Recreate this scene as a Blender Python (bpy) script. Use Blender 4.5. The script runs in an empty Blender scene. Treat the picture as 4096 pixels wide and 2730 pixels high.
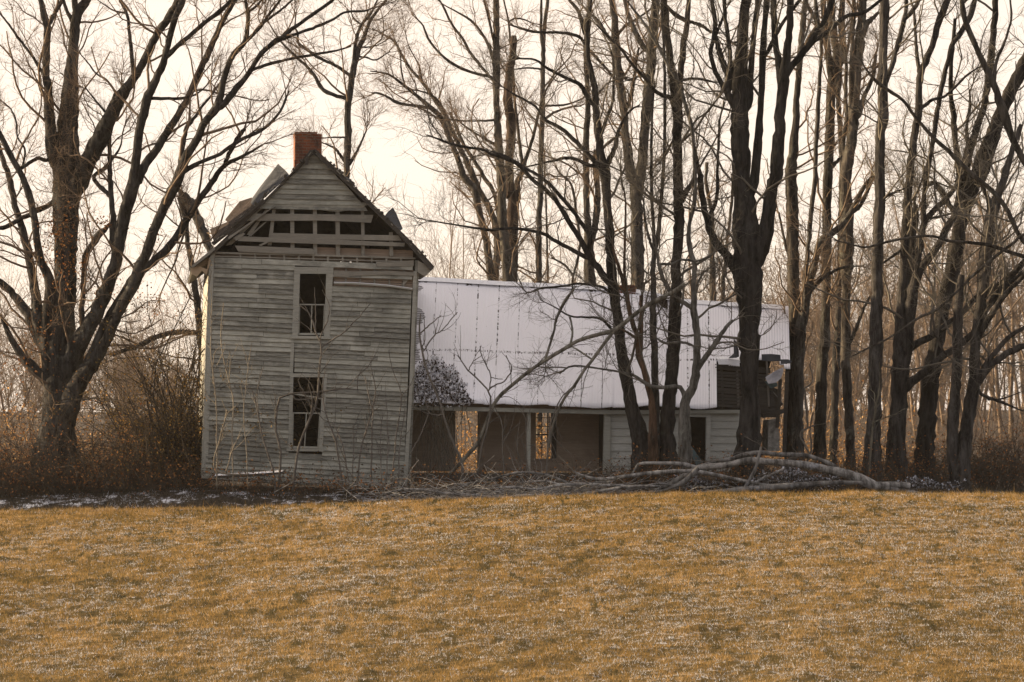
import bpy, math, random
import numpy as np
rng = np.random.default_rng(7); random.seed(7)
S = bpy.context.scene; COL = S.collection
F_ = 9400.0; HX, HY = 2048.0, 1810.0; CZ = 1.0

# ---------------------------------------------------------------- pixel rays -> world points
def P(px, py, Y): return np.array([(px-HX)/F_*Y, Y, CZ-(py-HY)/F_*Y])
TH = math.radians(9.0); NRM = np.array([math.sin(TH), -math.cos(TH), 0.0]); P0 = P(810, 1900, 60.0)
CAM = np.array([0, 0, CZ])
def W(px, py, off=0.0):
    d = np.array([(px-HX)/F_, 1.0, -(py-HY)/F_])
    return CAM + d*(((P0-CAM)@NRM + off)/(d@NRM))
# ---------------------------------------------------------------- terrain
CR = np.array([(-3000,2060),(0,2047),(600,2042),(1220,2027),(1915,2002),(2600,1980),(3480,1976),(4096,1983),(7000,2000)],float)
def zcrest(x):
    px = HX + x*F_/55.0
    return CZ-(np.interp(px, CR[:,0], CR[:,1])-HY)/F_*55.0
def sm(t): t = np.clip(t, 0, 1); return t*t*(3-2*t)
def vnoise(x, y, sc, seed):                     # smooth value noise
    r = np.random.default_rng(seed); T = r.random((64, 64)); x = x/sc; y = y/sc; i = np.floor(x).astype(int); j = np.floor(y).astype(int); f = sm(x-i); q = sm(y-j)
    t = lambda a, b: T[a % 64, b % 64]
    return (t(i,j)*(1-f)+t(i+1,j)*f)*(1-q)+(t(i,j+1)*(1-f)+t(i+1,j+1)*f)*q
def tuft(x, y):                                 # tussocks and hollows of the field turf
    return (.055*(vnoise(x, y, .62, 31)-.5)+.045*(vnoise(x, y, .27, 32)-.5)+(.03)*(vnoise(x, y, .12, 33)-.5))*sm((y-21)/2)*sm((55.6-y)/.8)
def hz(x, y):
    x = np.asarray(x, float); y = np.asarray(y, float)
    zc = zcrest(x); d = 55.0-y
    front = zc-0.018*d*0-0.053*(np.maximum(d,0)-2.5*(1-np.exp(-np.maximum(d,0)/2.5)))
    front = np.where(d > 30, np.maximum(front, (zc-0.053*27.5)-0.01*(d-30)), front)
    zh = np.interp(x, [-30,-14,-8,-2,6,14,40], [-.30,-.18,0.06,-.1,-.02,-.02,0.0])
    t = y-55.0
    back = zc-0.32*sm(t/1.0)
    back = back+(zh-back)*sm((t-1.0)/3.2)+0.004*np.maximum(t-8, 0)
    return np.where(d >= 0, front, back)
# ---------------------------------------------------------------- materials
def mat(name, rough=.9, spec=.2):
    m = bpy.data.materials.new(name); m.use_nodes = True
    b = m.node_tree.nodes['Principled BSDF']; b.inputs['Roughness'].default_value = rough
    b.inputs['Specular IOR Level'].default_value = spec
    return m, m.node_tree, b
def nd(nt, t, **k):
    n = nt.nodes.new(t)
    for a, v in k.items():
        if a in n.inputs: n.inputs[a].default_value = v
        else: setattr(n, a, v)
    return n
def lk(nt, a, b): nt.links.new(a, b)
def ramp(nt, src, stops):
    r = nt.nodes.new('ShaderNodeValToRGB'); e = r.color_ramp.elements
    while len(e) < len(stops): e.new(.5)
    for i, (p, c) in enumerate(stops):
        e[i].position = p; e[i].color = (c if len(c) == 4 else (*c, 1)) if not isinstance(c, (int, float)) else (c, c, c, 1)
    lk(nt, src, r.inputs[0]); return r.outputs[0]
def noise(nt, scale, stretch=(1,1,1), detail=6, rough=.6, coord='Object', loc=(0,0,0)):
    tc = nd(nt, 'ShaderNodeTexCoord'); mp = nd(nt, 'ShaderNodeMapping')
    mp.inputs['Scale'].default_value = stretch; mp.inputs['Location'].default_value = loc
    lk(nt, tc.outputs[coord], mp.inputs[0])
    n = nd(nt, 'ShaderNodeTexNoise', Scale=scale, Detail=detail, Roughness=rough); lk(nt, mp.outputs[0], n.inputs['Vector'])
    return n.outputs['Fac']
def mix(nt, f, a, b, typ='MIX'):
    m = nd(nt, 'ShaderNodeMix', data_type='RGBA', blend_type=typ)
    for s, v in ((0, f), (6, a), (7, b)):
        if isinstance(v, (int, float)): m.inputs[s].default_value = v
        elif isinstance(v, tuple): m.inputs[s].default_value = (*v, 1)
        else: lk(nt, v, m.inputs[s])
    return m.outputs[2]
def math_(nt, op, a, b=0.0, c=None):
    m = nd(nt, 'ShaderNodeMath', operation=op)
    for i, v in enumerate((a, b) if c is None else (a, b, c)):
        if isinstance(v, (int, float)): m.inputs[i].default_value = v
        else: lk(nt, v, m.inputs[i])
    return m.outputs[0]
def attr(nt, name): return nd(nt, 'ShaderNodeAttribute', attribute_name=name).outputs['Fac']
def bump(nt, b, h, strength=.5, dist=.02):
    n = nd(nt, 'ShaderNodeBump', Strength=strength, Distance=dist); lk(nt, h, n.inputs['Height']); lk(nt, n.outputs[0], b.inputs['Normal'])

def m_bark(name, dark, light, lichen=.25, tone=(.2,.2,.17)):
    m, nt, b = mat(name, .95, .1)
    n1 = noise(nt, 5.5, (1,1,.18), 9, .72); n2 = noise(nt, 2.2, (1,1,.55), 5, .65, loc=(5,3,1))
    c = ramp(nt, n1, [(.40, tuple(.7*v for v in dark)), (.50, tuple(.5*(u+v) for u, v in zip(dark, light))), (.66, tuple(1.35*v for v in light))])
    li = ramp(nt, n2, [(.60-.16*lichen, 0.0), (.72-.1*lichen, 1.0)])
    n3 = noise(nt, 9, (1,1,.6), 4, .7, loc=(1,8,4))
    f = math_(nt, 'MULTIPLY', li, ramp(nt, n3, [(.42,0.0),(.62,lichen*2.2 if lichen*2.2 < 1 else 1.0)]))
    oi = nd(nt, 'ShaderNodeObjectInfo'); hs = nd(nt, 'ShaderNodeHueSaturation'); lk(nt, mix(nt, f, c, tone), hs.inputs['Color'])
    lk(nt, math_(nt, 'MULTIPLY_ADD', oi.outputs['Random'], .75, .62), hs.inputs['Value']); lk(nt, math_(nt, 'MULTIPLY_ADD', math_(nt, 'FRACT', math_(nt, 'MULTIPLY', oi.outputs['Random'], 7.3)), .8, .6), hs.inputs['Saturation'])
    lk(nt, hs.outputs[0], b.inputs['Base Color']); bump(nt, b, n1, 1.0, .14); return m
M = {}
M['bark'] = m_bark('bark_grey', (.020,.018,.0165), (.074,.067,.059), .34)
M['bark_dark'] = m_bark('bark_dark', (.016,.015,.015), (.066,.06,.055), .22, (.15,.15,.135))
M['bark_pale'] = m_bark('bark_pale', (.06,.055,.045), (.18,.165,.135), .4, (.25,.25,.21))
M['bark_red'] = m_bark('bark_weathered', (.035,.022,.015), (.13,.075,.045), .1)
M['bare_wood'] = m_bark('bare_wood', (.11,.105,.10), (.30,.29,.275), .45, (.45,.46,.48))
def m_flat(name, lo, hi, sc=4, rough=.9, st=(1,1,1)):
    m, nt, b = mat(name, rough, .2)
    lk(nt, ramp(nt, noise(nt, sc, st, 6, .65), [(.3, lo), (.7, hi)]), b.inputs['Base Color']); return m
M['twig'] = m_flat('twig_bark', (.085,.060,.042), (.23,.165,.11), 3)
M['twig_front'] = m_flat('twig_bark_grey', (.075,.066,.054), (.17,.15,.12), 3)
M['sapling'] = m_flat('sapling_bark', (.06,.052,.046), (.15,.135,.115), 3)
M['sapling_pale'] = m_flat('sapling_bark_pale', (.15,.13,.10), (.27,.23,.17), 3)
def m_leaf(name, stops, trans=.35):
    m, nt, b = mat(name, .8, .2)
    c = ramp(nt, attr(nt, 'tint'), stops); lk(nt, c, b.inputs['Base Color'])
    tr = nd(nt, 'ShaderNodeBsdfTranslucent'); lk(nt, c, tr.inputs[0]); mx = nd(nt, 'ShaderNodeMixShader', Fac=trans)
    out = nt.nodes['Material Output']; lk(nt, b.outputs[0], mx.inputs[1]); lk(nt, tr.outputs[0], mx.inputs[2]); lk(nt, mx.outputs[0], out.inputs[0]); return m
M['leaf_brown'] = m_leaf('dead_leaves', [(0,(.03,.016,.009)), (.5,(.12,.055,.02)), (.75,(.28,.11,.035)), (1,(.36,.19,.07))])
M['leaf_olive'] = m_leaf('olive_leaves', [(0,(.03,.022,.012)), (.4,(.10,.065,.02)), (.75,(.20,.13,.035)), (1,(.30,.16,.05))])
M['leaf_dark'] = m_leaf('dark_leaves', [(0,(.012,.012,.011)), (.6,(.04,.034,.03)), (1,(.075,.065,.055))], .1)
M['leaf_snow'] = m_leaf('snowy_leaves', [(0,(.02,.015,.013)), (.42,(.08,.052,.042)), (.46,(.52,.52,.55)), (1,(.80,.80,.84))], .1)
M['leaf_snow_dim'] = m_leaf('frosted_leaves', [(0,(.02,.02,.02)), (.70,(.07,.065,.062)), (.75,(.26,.27,.30)), (1,(.50,.51,.56))], .1)
M['grass'] = m_leaf('field_grass', [(0,(.022,.024,.012)), (.22,(.09,.075,.022)), (.42,(.25,.155,.042)), (.68,(.45,.27,.085)), (.85,(.56,.385,.175)), (.865,(.38,.38,.39)), (1,(.78,.78,.80))], .42)
M['leaf_sunlit'] = m_leaf('sunlit_leaves', [(0,(.22,.10,.03)), (.5,(.42,.22,.07)), (1,(.6,.38,.17))], .5)  # dead leaf colours brightened to paint the sunlit glow behind the house
M['brush_stem'] = m_flat('brush_bark', (.022,.018,.014), (.085,.066,.048), 4)
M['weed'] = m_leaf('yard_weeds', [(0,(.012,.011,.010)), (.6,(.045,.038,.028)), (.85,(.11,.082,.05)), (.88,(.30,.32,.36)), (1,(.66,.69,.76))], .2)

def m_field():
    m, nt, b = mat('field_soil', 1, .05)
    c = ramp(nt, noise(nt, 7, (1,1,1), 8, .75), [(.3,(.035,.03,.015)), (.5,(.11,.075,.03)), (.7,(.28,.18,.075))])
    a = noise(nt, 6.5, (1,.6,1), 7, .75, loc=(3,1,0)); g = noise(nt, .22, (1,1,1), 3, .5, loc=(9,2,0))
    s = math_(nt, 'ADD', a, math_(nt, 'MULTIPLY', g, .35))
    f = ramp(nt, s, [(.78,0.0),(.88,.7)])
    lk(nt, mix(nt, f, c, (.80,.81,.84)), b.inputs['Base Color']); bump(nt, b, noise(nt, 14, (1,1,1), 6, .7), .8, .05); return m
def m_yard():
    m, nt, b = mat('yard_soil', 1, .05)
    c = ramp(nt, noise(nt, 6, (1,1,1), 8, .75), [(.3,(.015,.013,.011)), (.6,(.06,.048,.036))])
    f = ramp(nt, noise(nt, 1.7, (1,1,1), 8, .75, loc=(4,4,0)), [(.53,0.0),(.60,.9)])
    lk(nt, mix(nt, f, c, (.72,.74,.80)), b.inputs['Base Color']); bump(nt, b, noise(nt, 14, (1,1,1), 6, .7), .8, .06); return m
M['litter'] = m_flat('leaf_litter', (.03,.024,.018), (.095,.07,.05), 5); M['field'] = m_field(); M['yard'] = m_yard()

def m_siding(name, lo, hi, grime, k=1.0):
    m, nt, b = mat(name, .85, .25)
    t = attr(nt, 'tint')
    n1 = noise(nt, 3.0, (.6,.6,9), 8, .7); n2 = noise(nt, .62, (1,1,1.2), 7, .68, loc=(2,0,3)); n3 = noise(nt, 14, (.35,.35,3), 6, .75, loc=(7,1,0))
    s = math_(nt, 'ADD', math_(nt, 'MULTIPLY', n1, .45), math_(nt, 'ADD', math_(nt, 'MULTIPLY', t, .22), math_(nt, 'MULTIPLY', n3, .33)))
    c = ramp(nt, s, [(.28, lo), (.66, hi)])
    f = math_(nt, 'MULTIPLY', ramp(nt, math_(nt, 'ADD', math_(nt, 'MULTIPLY', n2, .72), math_(nt, 'MULTIPLY', t, .26)), [(.41,0.0),(.53,k)]), ramp(nt, n3, [(.3,.35),(.65,1.0)]))
    c = mix(nt, f, c, grime)
    ch = ramp(nt, noise(nt, 26, (.3,.3,2.2), 5, .8, loc=(3,3,3)), [(.60,0.0),(.70,.75)])   # bare, dark spots where paint has gone
    c = mix(nt, ch, c, (.10,.095,.08)); lk(nt, c, b.inputs['Base Color']); bump(nt, b, n3, .5, .012); return m
M['siding'] = m_siding('weathered_siding', (.15,.15,.125), (.56,.55,.465), (.075,.073,.063), 1.0)
M['siding_white'] = m_siding('old_white_siding', (.26,.255,.225), (.56,.55,.49), (.2,.2,.18), .6)
M['siding_brown'] = m_siding('porch_boards', (.22,.17,.13), (.46,.355,.265), (.15,.11,.085), .6)
M['raw_wood'] = m_siding('raw_boards', (.16,.15,.125), (.36,.335,.28), (.10,.095,.08), .7)
M['warm_wood'] = m_siding('split_boards', (.26,.19,.12), (.5,.38,.25), (.2,.14,.09), .5)
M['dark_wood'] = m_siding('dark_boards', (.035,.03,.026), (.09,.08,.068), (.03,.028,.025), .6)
M['trim'] = m_siding('trim_boards', (.24,.235,.20), (.46,.45,.385), (.16,.16,.14), .7)
M['rust'] = m_flat('rusted_metal', (.014,.010,.009), (.036,.024,.02), 3, .95)
M['blue_metal'] = m_flat('grey_metal', (.026,.03,.037), (.055,.06,.07), 2.5, .95)
M['teal_metal'] = m_flat('teal_metal', (.035,.06,.065), (.08,.12,.125), 3, .6)
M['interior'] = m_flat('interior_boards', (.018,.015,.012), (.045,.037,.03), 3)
M['shingle'] = m_flat('old_shingles', (.03,.027,.024), (.10,.09,.075), 9)
M['stone'] = m_flat('stone', (.10,.09,.08), (.42,.40,.36), 7)
M['tin'] = m_flat('old_tin', (.16,.16,.18), (.34,.34,.37), 4, .7); M['snow'] = m_flat('snow', (.70,.71,.75), (.86,.86,.88), 5)
def m_brick():
    m, nt, b = mat('chimney_brick', .9, .15)
    tc = nd(nt, 'ShaderNodeTexCoord'); mp = nd(nt, 'ShaderNodeMapping'); mp.inputs['Rotation'].default_value = (math.pi/2, 0, 0)
    lk(nt, tc.outputs['Object'], mp.inputs[0])
    br = nd(nt, 'ShaderNodeTexBrick', Scale=1.0); br.inputs['Brick Width'].default_value = .21; br.inputs['Row Height'].default_value = .075
    br.inputs['Mortar Size'].default_value = .008; br.inputs['Color1'].default_value = (.29,.09,.042,1); br.inputs['Color2'].default_value = (.15,.05,.03,1)
    br.inputs['Mortar'].default_value = (.20,.15,.11,1); br.inputs['Bias'].default_value = -.1
    lk(nt, mp.outputs[0], br.inputs['Vector'])
    n = noise(nt, 4, (1,1,1), 6, .7)
    c = mix(nt, ramp(nt, n, [(.42,0.0),(.68,.85)]), br.outputs['Color'], (.05,.03,.024)); lk(nt, c, b.inputs['Base Color'])
    bump(nt, b, br.outputs['Fac'], -.6, .02); return m
M['brick'] = m_brick()
def m_wingroof():
    m, nt, b = mat('snowy_corrugated_roof', .75, .25)
    uv = nd(nt, 'ShaderNodeUVMap', uv_map='UVMap'); sp = nd(nt, 'ShaderNodeSeparateXYZ'); lk(nt, uv.outputs[0], sp.inputs[0])
    u, v = sp.outputs[0], sp.outputs[1]               # metres along, metres down the slope
    mpn = nd(nt, 'ShaderNodeMapping'); lk(nt, uv.outputs[0], mpn.inputs[0])
    def nz(sc, st, loc=(0,0,0), det=5, ro=.65):
        q = nd(nt, 'ShaderNodeMapping'); q.inputs['Scale'].default_value = st; q.inputs['Location'].default_value = loc; lk(nt, uv.outputs[0], q.inputs[0])
        n = nd(nt, 'ShaderNodeTexNoise', Scale=sc, Detail=det, Roughness=ro); lk(nt, q.outputs[0], n.inputs['Vector']); return n.outputs['Fac']
    um = math_(nt, 'ABSOLUTE', math_(nt, 'SUBTRACT', math_(nt, 'FRACT', math_(nt, 'DIVIDE', math_(nt, 'ADD', u, .3), .60)), .5))
    line = math_(nt, 'LESS_THAN', um, .032)
    spots = ramp(nt, nz(3.2, (1.7,2.2,1), (3,1,0), 4, .7), [(.50,0.0),(.55,1.0)])
    fine = math_(nt, 'MULTIPLY', math_(nt, 'LESS_THAN', um, .012), .40)
    wn = nd(nt, 'ShaderNodeTexWhiteNoise', noise_dimensions='2D'); cx = nd(nt, 'ShaderNodeCombineXYZ'); lk(nt, math_(nt, 'FLOOR', math_(nt, 'DIVIDE', math_(nt, 'ADD', u, .6), .60)), cx.inputs[0]); lk(nt, math_(nt, 'GREATER_THAN', v, 3.0), cx.inputs[1]); lk(nt, cx.outputs[0], wn.inputs['Vector'])
    wr_ = wn.outputs['Value']; full = math_(nt, 'MULTIPLY', math_(nt, 'LESS_THAN', um, .022), math_(nt, 'MULTIPLY', math_(nt, 'GREATER_THAN', wr_, .80), math_(nt, 'GREATER_THAN', v, 3.4)))
    seam = math_(nt, 'MAXIMUM', math_(nt, 'MAXIMUM', math_(nt, 'MULTIPLY', math_(nt, 'MULTIPLY', line, spots), math_(nt, 'GREATER_THAN', wr_, .45)), math_(nt, 'MULTIPLY', fine, wr_)), full)
    vm = math_(nt, 'ABSOLUTE', math_(nt, 'SUBTRACT', v, math_(nt, 'ADD', 3.0, math_(nt, 'MULTIPLY', u, -.012))))
    lap = math_(nt, 'MULTIPLY', math_(nt, 'LESS_THAN', vm, .045), ramp(nt, nz(4, (6,1,1), (1,7,0), 3, .8), [(.52,0.0),(.55,1.0)]))
    top = math_(nt, 'MULTIPLY', math_(nt, 'LESS_THAN', v, math_(nt, 'MULTIPLY', nz(5, (2.4,.2,1), (8,0,0), 3, .8), .42)), ramp(nt, nz(1.6, (1,0,1), (2,0,0), 2), [(.55,0.0),(.6,1.0)]))
    left = math_(nt, 'MULTIPLY', math_(nt, 'LESS_THAN', u, math_(nt, 'MULTIPLY', ramp(nt, nz(.9, (.2,1,1), (4,2,0), 3, .8), [(.45,0.0),(.7,1.0)]), .40)), math_(nt, 'LESS_THAN', math_(nt, 'FRACT', math_(nt, 'MULTIPLY', v, 14)), .75))
    specks = ramp(nt, nz(9, (1.3,1,1), (0,6,0), 3, .7), [(.73,0.0),(.75,1.0)])
    ribs = math_(nt, 'MULTIPLY', ramp(nt, math_(nt, 'SINE', math_(nt, 'MULTIPLY', u, 2*math.pi/.076)), [(.5,0.0),(1.0,1.0)]), ramp(nt, math_(nt, 'ADD', math_(nt, 'DIVIDE', u, 16.), math_(nt, 'MULTIPLY', nz(.7,(1,1,1)), .6)), [(.64,.0),(.98,.5)]))
    f = math_(nt, 'MAXIMUM', math_(nt, 'MAXIMUM', seam, lap), math_(nt, 'MAXIMUM', top, math_(nt, 'MAXIMUM', math_(nt, 'MULTIPLY', left, .8), specks)))
    met = ramp(nt, nz(2, (1,1,1), (5,5,0)), [(.4,(.022,.022,.026)), (.7,(.06,.04,.03))])
    sn = mix(nt, ribs, (.85,.84,.88), (.33,.33,.37))
    lk(nt, mix(nt, f, sn, met), b.inputs['Base Color']); bump(nt, b, nz(2.2,(1,1,1)), .25, .05); return m
M['wing_roof'] = m_wingroof()

# ---------------------------------------------------------------- object helpers
def tag(o, label=None, cat=None, group=None, kind=None):
    for k, v in (('label', label), ('category', cat), ('group', group), ('kind', kind)):
        if v: o[k] = v
    return o
def empty(name, loc, label, cat, group=None):
    o = bpy.data.objects.new(name, None); COL.objects.link(o); o.location = loc; o.empty_display_size = .3
    return tag(o, label, cat, group)
def mk(name, V, Fc, material, parent=None, tint=None, smooth=False, uv=None, mats=None, midx=None):
    V = np.asarray(V, float)
    off = np.zeros(3); q = parent
    while q is not None: off = off+np.array(q.location); q = q.parent
    me = bpy.data.meshes.new(name)
    V = V-off
    if isinstance(Fc, np.ndarray):
        n, k = Fc.shape
        me.vertices.add(len(V)); me.vertices.foreach_set('co', V.astype(np.float32).ravel())
        me.loops.add(n*k); me.loops.foreach_set('vertex_index', Fc.astype(np.int32).ravel())
        me.polygons.add(n); me.polygons.foreach_set('loop_start', np.arange(0, n*k, k, dtype=np.int32))
        me.update(calc_edges=True)
    else:
        me.from_pydata([tuple(v) for v in V], [], [list(f) for f in Fc]); me.update()
    if smooth: me.polygons.foreach_set('use_smooth', np.ones(len(me.polygons), dtype=bool))
    if tint is not None:
        a = me.attributes.new('tint', 'FLOAT', 'POINT'); a.data.foreach_set('value', np.asarray(tint, np.float32))
    if uv is not None:
        l = me.uv_layers.new(name='UVMap'); vi = np.empty(len(me.loops), np.int32); me.loops.foreach_get('vertex_index', vi)
        l.data.foreach_set('uv', np.asarray(uv, np.float32)[vi].ravel())
    for x in (mats or [material]): me.materials.append(x)
    if midx is not None: me.polygons.foreach_set('material_index', midx.astype(np.int32))
    o = bpy.data.objects.new(name, me); COL.objects.link(o)
    if parent is not None: o.parent = parent
    return o
class MB:
    def __init__(s): s.V = []; s.F = []; s.T = []
    def hexa(s, fr, bk, t=None):
        n = len(fr); b = len(s.V); t = random.random() if t is None else t
        s.V += list(fr)+list(bk); s.T += [t]*(2*n)
        s.F.append(list(range(b, b+n))); s.F.append(list(range(b+2*n-1, b+n-1, -1)))
        for i in range(n):
            j = (i+1) % n; s.F.append([b+i, b+n+i, b+n+j, b+j])
    def slab(s, poly, off, th, t=None):        # outline on the plane «off» in front of the gable wall, th metres thick
        fr = [W(x, y, off) for x, y in poly]; s.hexa(fr, [v-NRM*th for v in fr], t)
    def bar(s, a, b, w, h, t=None):            # square bar between two points
        a = np.array(a); b = np.array(b); d = b-a; d = d/np.linalg.norm(d)
        up = np.array([0,0,1.]) if abs(d[2]) < .9 else np.array([1.,0,0])
        x = np.cross(d, up); x /= np.linalg.norm(x); y = np.cross(x, d)
        c = [x*w/2+y*h/2, -x*w/2+y*h/2, -x*w/2-y*h/2, x*w/2-y*h/2]
        s.hexa([a+q for q in c], [b+q for q in c], t)
    def build(s, name, m, parent=None): return mk(name, s.V, s.F, m, parent, tint=s.T)
class Each:                                    # like MB, but every piece becomes a part of its own
    def __init__(s, name, m, parent): s.a = (name, M[m], parent)
    def _do(s, f, *k): b = MB(); getattr(b, f)(*k); b.build(*s.a)
    def slab(s, *k): s._do('slab', *k)
    def hexa(s, *k): s._do('hexa', *k)
    def bar(s, *k): s._do('bar', *k)
# tubes along polylines: P (N,K,3), R (N,K)
def tubes(Pt, R, sides=3, rough=0.0):
    N, K, _ = Pt.shape
    T = np.empty_like(Pt); T[:,1:-1] = Pt[:,2:]-Pt[:,:-2]; T[:,0] = Pt[:,1]-Pt[:,0]; T[:,-1] = Pt[:,-1]-Pt[:,-2]
    T /= np.maximum(np.linalg.norm(T, axis=2, keepdims=True), 1e-9)
    D = Pt[:,-1]-Pt[:,0]; ref = np.where((np.abs(D[:,0]) < np.abs(D[:,2]))[:,None], np.array([1.,.13,0]), np.array([0,.13,1.]))
    X = np.cross(T, ref[:,None,:]); X /= np.maximum(np.linalg.norm(X, axis=2, keepdims=True), 1e-9); Y = np.cross(T, X)
    a = np.arange(sides)*2*np.pi/sides
    r = R[:,:,None]*(1+(rng.normal(0, rough, (N,K,sides)) if rough else 0))
    V = Pt[:,:,None,:]+r[...,None]*(np.cos(a)[None,None,:,None]*X[:,:,None,:]+np.sin(a)[None,None,:,None]*Y[:,:,None,:])
    i = np.arange(N*K*sides).reshape(N, K, sides); j = np.roll(i, -1, 2)
    Fq = np.stack([i[:,:-1], j[:,:-1], j[:,1:], i[:,1:]], -1).reshape(-1, 4)
    return V.reshape(-1, 3), Fq
def join(parts):
    Vs, Fs, o = [], [], 0
    for V, Fq in parts: Vs.append(V); Fs.append(Fq+o); o += len(V)
    return np.concatenate(Vs), np.concatenate(Fs)
def resample(pts, r, K):
    pts = np.asarray(pts, float); r = np.asarray(r, float)
    n = len(pts)
    if n > 2:                                   # Catmull-Rom
        q = np.vstack([2*pts[0]-pts[1], pts, 2*pts[-1]-pts[-2]]); o = []; ro = []
        for i in range(n-1):
            t = np.linspace(0, 1, 8, endpoint=False)[:,None]; a, b, c, d = q[i], q[i+1], q[i+2], q[i+3]
            o.append(.5*(2*b+(c-a)*t+(2*a-5*b+4*c-d)*t**2+(3*b-a-3*c+d)*t**3)); ro.append(r[i]+(r[i+1]-r[i])*t[:,0])
        pts = np.vstack(o+[pts[-1:]]); r = np.concatenate(ro+[r[-1:]])
    s = np.concatenate([[0], np.cumsum(np.linalg.norm(np.diff(pts, axis=0), axis=1))]); u = np.linspace(0, s[-1], K)
    return np.stack([np.interp(u, s, pts[:,k]) for k in range(3)], 1), np.interp(u, s, r), s[-1]
def spawn(Pt, R, counts, tmin, ang, Lfun, rk, K, wig, up, tmax=.98, flat=1.0):
    N, Kp, _ = Pt.shape
    idx = np.repeat(np.arange(N), counts); n = len(idx)
    if n == 0: return np.zeros((0,K,3)), np.zeros((0,K))
    t = rng.uniform(tmin, tmax, n)*(Kp-1); i0 = np.minimum(t.astype(int), Kp-2); f = (t-i0)[:,None]
    a = Pt[idx,i0]; b = Pt[idx,i0+1]; pos = a+(b-a)*f; T = b-a; T /= np.maximum(np.linalg.norm(T, axis=1, keepdims=True), 1e-9)
    r0 = R[idx,i0]+(R[idx,i0+1]-R[idx,i0])*f[:,0]
    q = rng.normal(size=(n,3)); q -= (q*T).sum(1, keepdims=True)*T; q /= np.linalg.norm(q, axis=1, keepdims=True)
    an = rng.uniform(ang[0], ang[1], n)[:,None]
    D = np.cos(an)*T+np.sin(an)*q; L = Lfun(r0, n)
    rr = np.minimum(rk*r0, L*.013)
    pts = np.empty((n,K,3)); pts[:,0] = pos
    st = (L/(K-1))[:,None]
    for k in range(1, K):
        D = D+rng.normal(0, wig, (n,3))+np.array([0,0,up]); D /= np.linalg.norm(D, axis=1, keepdims=True)
        pts[:,k] = pts[:,k-1]+D*st
    return pts, rr[:,None]*np.linspace(1, .42, K)[None,:]
def leaves(name, C, size, material, parent, tint, aspect=.6):
    n = len(C); a = rng.normal(size=(n,3)); a /= np.linalg.norm(a, axis=1, keepdims=True); b = rng.normal(size=(n,3)); b -= (a*b).sum(1, keepdims=True)*a
    b /= np.linalg.norm(b, axis=1, keepdims=True); s = (size*rng.uniform(.6, 1.4, n))[:,None]
    V = np.stack([C-a*s, C+b*s*aspect, C+a*s, C-b*s*aspect], 1).reshape(-1, 3)
    return mk(name, V, np.arange(4*n).reshape(n, 4), material, parent, tint=np.repeat(tint, 4))

# ---------------------------------------------------------------- trees: limbs traced in photo pixels, each tree at its own depth
CROPS = {'A':(0,0,.5),'B':(980,0,.5),'C':(1960,0,.5),'D':(2920,0,.5),'E':(0,700,.5),'F':(1960,700,.5),'G':(2920,700,.5),'H':(2920,1300,.5),'Z':(0,0,1.),
         'Q':(700,1000,.66952),'R':(1600,1050,.63776),'T':(2400,1100,.60606)}
def parse(s):
    out = []; c = CROPS['Z']
    for tk in s.split():
        if tk[0].isalpha(): c = CROPS[tk[0]]; tk = tk[2:]
        if not tk: continue
        x, y, w = (float(v) for v in tk.split(',')); out.append((c[0]+x*c[2], c[1]+y*c[2], w*c[2]))
    return out
def limbs3d(limbs, Y, lean=.3, K=26):
    res = []; seen = None
    for k, s in enumerate(limbs):
        p = np.array(parse(s))
        d0 = 0.0
        if seen is not None:                    # root the limb inside the one that bears it
            dd = np.hypot(seen[:,0]-p[0,0], seen[:,1]-p[0,1]); d = dd.min(); d0 = seen[np.argmin(dd),2]
            if .12*p[0,2] < d < 160:
                sg = np.sign(p[0,1]-p[min(2,len(p)-1),1]) or 1.0; q = np.argmin(np.hypot(seen[:,0]-p[0,0], seen[:,1]-(p[0,1]+sg*1.5*d))); d0 = seen[q,2]
                p = np.vstack([[seen[q,0], seen[q,1], p[0,2]*.9], p])
        if p[-1,1] < 15:                        # the part of the crown above the frame
            q = p[-1]-p[max(0, len(p)-3)]; a = math.atan2(q[0], -q[1]); ex = []; x_, y_, w_ = p[-1]; Lx = np.clip(16*w_, 130, 620)
            for f in (.2, .4, .6, .8, 1.0): a = a*.9+rng.normal(0, .14); x_ += math.sin(a)*Lx/5; y_ -= math.cos(a)*Lx/5; ex.append((x_, y_, max(3.0, w_*(1-.88*f))))
            p = np.vstack([p, ex])
        L = np.concatenate([[0], np.cumsum(np.hypot(np.diff(p[:,0]), np.diff(p[:,1])))])/F_*Y
        sl = (0.04 if k == 0 else 1.0)*lean*rng.uniform(-1, 1)
        dy = d0+sl*L
        pts = np.array([P(p[i,0], p[i,1], Y+dy[i]) for i in range(len(p))]); r = .94*p[:,2]/2/F_*(Y+dy)
        pts, r, Ln = resample(pts, r, max(8, int(K*max(1, L[-1]/4)))); res.append((pts, r, Ln))
        n = len(p); tt = np.linspace(0, n-1, n*6)
        s_ = np.stack([np.interp(tt, np.arange(n), p[:,0]), np.interp(tt, np.arange(n), p[:,1]), np.interp(tt, np.arange(n), dy)], 1)
        seen = s_ if seen is None else np.vstack([seen, s_])
    return res
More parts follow.
